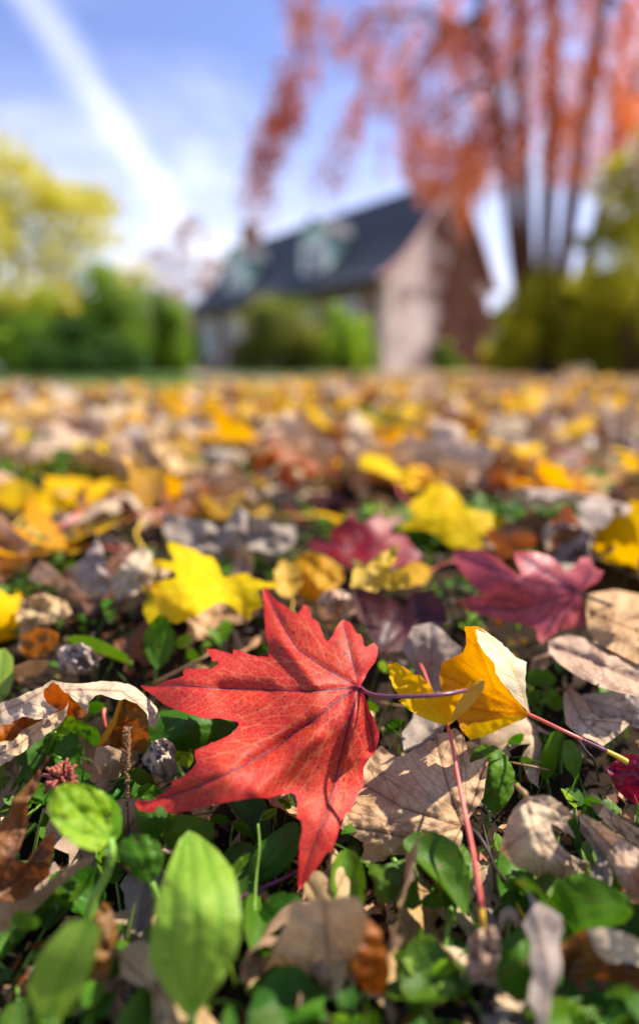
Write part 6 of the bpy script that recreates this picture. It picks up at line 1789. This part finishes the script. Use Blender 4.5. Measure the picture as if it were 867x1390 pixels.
PP = [plantain_proto(900 + i) for i in range(4)]
usedp = {}
NP_ = []
cnt_ = 0
for k in range(2500):
    y = R_.uniform(.13, .60)
    x = R_.uniform(-1, 1) * (.64 * y + .03)
    px, py, d = to_px((x, y, ground_z(x, y)))
    if not (0 < px < 867 and 800 < py < 1400) or any((x - u) ** 2 + (y - v) ** 2 < .0012 for u, v in NP_):
        continue
    if covers(px, py, 120, 45):
        continue
    lb = None
    an = sorted(ANCH2, key=lambda q: (q[1] - px) ** 2 + (q[2] - py) ** 2)
    for a0, b0 in ((0, 1), (0, 2), (1, 2), (0, 3), (1, 3)):
        c = 'low green plantain rosette between ' + an[a0][0] + ' and ' + an[b0][0]
        if c not in usedp:
            usedp[c] = lb = c
            break
    if lb is None:
        continue
    NP_.append((x, y))
    src = PP[cnt_ % 4]
    if cnt_ < 4:
        o = src
    else:
        o = src.copy()
        COL.objects.link(o)
        for ch in src.children:
            c = ch.copy()
            COL.objects.link(c)
            c.parent = o
            for g in ch.children:
                g2 = g.copy()
                COL.objects.link(g2)
                g2.parent = c
    o.location = (x, y, ground_z(x, y))
    o.rotation_euler = (R_.uniform(-.15, .15), R_.uniform(-.15, .15), R_.uniform(0, 6.28))
    s_ = R_.uniform(.75, 1.15)
    o.scale = (s_, s_, s_)
    props(o, lb, 'plant', 'low plantain rosettes growing through the leaves')
    cnt_ += 1
    if cnt_ >= 22:
        break
print('ROSETTES', cnt_)


def leaf_mass():
    low = []
    for i in range(10):
        kind = KINDS[i % 5]
        g = gen_leaf(kind, 500 + i, .16, 1.8 if i % 2 else 3.6, .12, sec=False)
        low.append(g)
    mats = ['yellow', 'golden', 'cream', 'tan', 'buff', 'grey', 'brown', 'rust', 'maroon']
    w = np.array([.26, .03, .08, .22, .18, .17, .10, .01, .04])
    w /= w.sum()
    r = np.random.default_rng(77)
    V, Fc, UV, RN, MI, D1 = [], [], [], [], [], []
    n = 0
    for (x, y, px, py) in far_pts:
        P, T, uv, at_ = low[r.integers(10)]
        yaw, ti, td = r.uniform(0, 6.28), abs(r.normal(0, .42)), r.uniform(0, 6.28)
        Rm = np.array((Matrix.Rotation(ti, 3, Vector((math.cos(td), math.sin(td), 0))) @ Matrix.Rotation(yaw, 3, 'Z')))
        s = r.uniform(.050, .130) * (1 if y < 4 else 1.15)
        Q = P @ Rm.T * s + np.array([x, y, ground_z(x, y) + .004 + r.uniform(0, .014)])
        V.append(Q)
        Fc.append(T + n)
        UV.append(uv)
        RN.append(np.full(len(P), r.random()))
        D1.append(at_['vd1'])
        nv = mnoise.noise(Vector((x * 1.6, y * 1.3, 11)))
        w2 = w.copy()
        w2[:3] *= 2.4 if nv > .12 else (.45 if nv < -.1 else 1)
        w2 /= w2.sum()
        MI.append(np.full(len(T), r.choice(9, p=w2)))
        n += len(P)
    V, Fc, UV, RN, MI, D1 = map(np.concatenate, (V, Fc, UV, RN, MI, D1))
    me = mesh('fallen_leaves', V, Fc, [M[k] for k in mats], UV, dict(rnd=RN, vd1=D1, vd2=np.full(len(V), .05), ed=np.full(len(V), .05)), MI)
    link('fallen_leaves', me, kind='stuff')


leaf_mass()


# ------------------------------------------------------------------ ground cover and crumbs
def ground_cover():
    r = np.random.default_rng(9)
    V, Fc, UV, RN, MI = [], [], [], [], []
    mats = [M['green'], M['deepgreen'], M['lime']]

    def leaflet(p, ln, wd, yaw, pitch, mi):
        n = len(V)
        d = np.array([math.cos(yaw) * math.cos(pitch), math.sin(yaw) * math.cos(pitch), math.sin(pitch)])
        s = np.array([-math.sin(yaw), math.cos(yaw), 0.])
        up = np.cross(d, s)
        prof = [(0, .02, 0), (.2, .34, .05), (.45, .5, .07), (.7, .42, .05), (.9, .2, -.02), (1, .01, -.08)]
        rn = r.random()
        for t, w_, z_ in prof:
            c = p + d * ln * t + np.array([0, 0, 1]) * z_ * ln
            V.append(c - s * w_ * wd + up * .12 * wd * w_ * 2)
            V.append(c)
            V.append(c + s * w_ * wd + up * .12 * wd * w_ * 2)
            UV.extend([(-w_ * wd, t * ln), (0, t * ln), (w_ * wd, t * ln)])
            RN.extend([rn] * 3)
        for i in range(5):
            a = n + i * 3
            Fc.extend([(a, a + 1, a + 4, a + 3), (a + 1, a + 2, a + 5, a + 4)])
            MI.extend([mi, mi])

    def tuft(x, y, sc, h):
        gz = ground_z(x, y)
        k = r.integers(4, 8)
        mi = r.choice(3, p=[.42, .42, .16])
        for i in range(k):
            yaw = r.uniform(0, 6.28)
            z = gz + r.uniform(.1, 1) * h
            rad = r.uniform(0, .5) * sc
            p = np.array([x + math.cos(yaw) * rad, y + math.sin(yaw) * rad, z])
            leaflet(p, sc * r.uniform(.6, 1.2), sc * r.uniform(.45, .75), yaw, r.uniform(-.3, .9), mi)

    def blade(x, y, h, wd):
        gz = ground_z(x, y) - .002
        n = len(V)
        yaw, lean = r.uniform(0, 6.28), r.uniform(.1, .9)
        rn = r.random()
        for i in range(5):
            t = i / 4
            c = np.array([x + math.cos(yaw) * lean * h * t * t, y + math.sin(yaw) * lean * h * t * t, gz + h * (t - .25 * lean * t * t)])
            s = np.array([-math.sin(yaw), math.cos(yaw), 0]) * wd * (1 - t * .92)
            V.extend([c - s, c + s])
            UV.extend([(-wd, t * h), (wd, t * h)])
            RN.extend([rn] * 2)
        mi = r.choice(3, p=[.55, .2, .25])
        for i in range(4):
            a = n + 2 * i
            Fc.append((a, a + 1, a + 3, a + 2))
            MI.append(mi)
    # near: between the camera and the leaf litter
    for k in range(190):
        y = r.uniform(.11, .60)
        x = r.uniform(-1, 1) * (.66 * y + .03)
        px, py, d = to_px((x, y, ground_z(x, y)))
        if mnoise.noise(Vector((x * 14, y * 14, 2))) < -.12:
            continue
        tuft(x, y, r.uniform(.007, .015), r.uniform(.006, .026) if y < .3 else r.uniform(.006, .022))
    for k in range(900):
        y = r.uniform(.11, .65)
        x = r.uniform(-1, 1) * (.66 * y + .03)
        blade(x, y, r.uniform(.015, .04), r.uniform(.0004, .0010))
    # clearings farther back
    for k in range(9000):
        y = .5 + 7.5 * r.random() ** 1.7
        x = r.uniform(-1, 1) * (.70 * y + .1)
        nzv = mnoise.noise(Vector((x * 3.1, y * 2.6, 4)))
        if nzv > (.10 if y < 4 else .16) or (nzv > -.1 and r.random() < .25):
            if r.random() < .6:
                tuft(x, y, r.uniform(.014, .028), r.uniform(.01, .035))
            else:
                blade(x, y, r.uniform(.03, .06), r.uniform(.0010, .0020))
    n = len(V)
    me = mesh('ground_cover', V, Fc, mats, UV, dict(rnd=RN, vd1=np.abs(np.array(UV)[:, 0]), vd2=np.full(n, .05), ed=np.full(n, .05)), MI)
    link('ground_cover', me, kind='stuff')
    # crumbs of dead leaves, seeds and soil clods on the floor
    V, Fc, UV, RN, MI = [], [], [], [], []
    mats = [M['brown'], M['tan'], M['stemdark'], M['rust']]
    for k in range(5200):
        y = .10 + .75 * r.random() ** 1.3
        x = r.uniform(-1, 1) * (.68 * y + .03)
        gz = ground_z(x, y)
        s = r.uniform(.0008, .0048)
        c = np.array([x, y, gz + r.uniform(0, .004)])
        m_ = np.array(Matrix.Rotation(r.uniform(0, 6.28), 3, 'Z') @ Matrix.Rotation(r.normal(0, .6), 3, 'X'))
        kk = 5
        n = len(V)
        rn = r.random()
        for i in range(kk):
            a = 2 * math.pi * i / kk
            q = m_ @ np.array([math.cos(a) * s * r.uniform(.5, 1.2), math.sin(a) * s * r.uniform(.3, .8), r.uniform(-.3, .3) * s])
            V.append(c + q)
            UV.append((q[0] + k * .01, q[1]))
            RN.append(rn)
        Fc.append(tuple(range(n, n + kk)))
        MI.append(r.choice(4, p=[.36, .10, .48, .06]))
    n = len(V)
    me = mesh('leaf_crumbs', V, Fc, mats, UV, dict(rnd=RN, vd1=np.full(n, .05), vd2=np.full(n, .05), ed=np.full(n, .05)), MI, smooth_=False)
    link('leaf_crumbs', me, kind='stuff')


ground_cover()
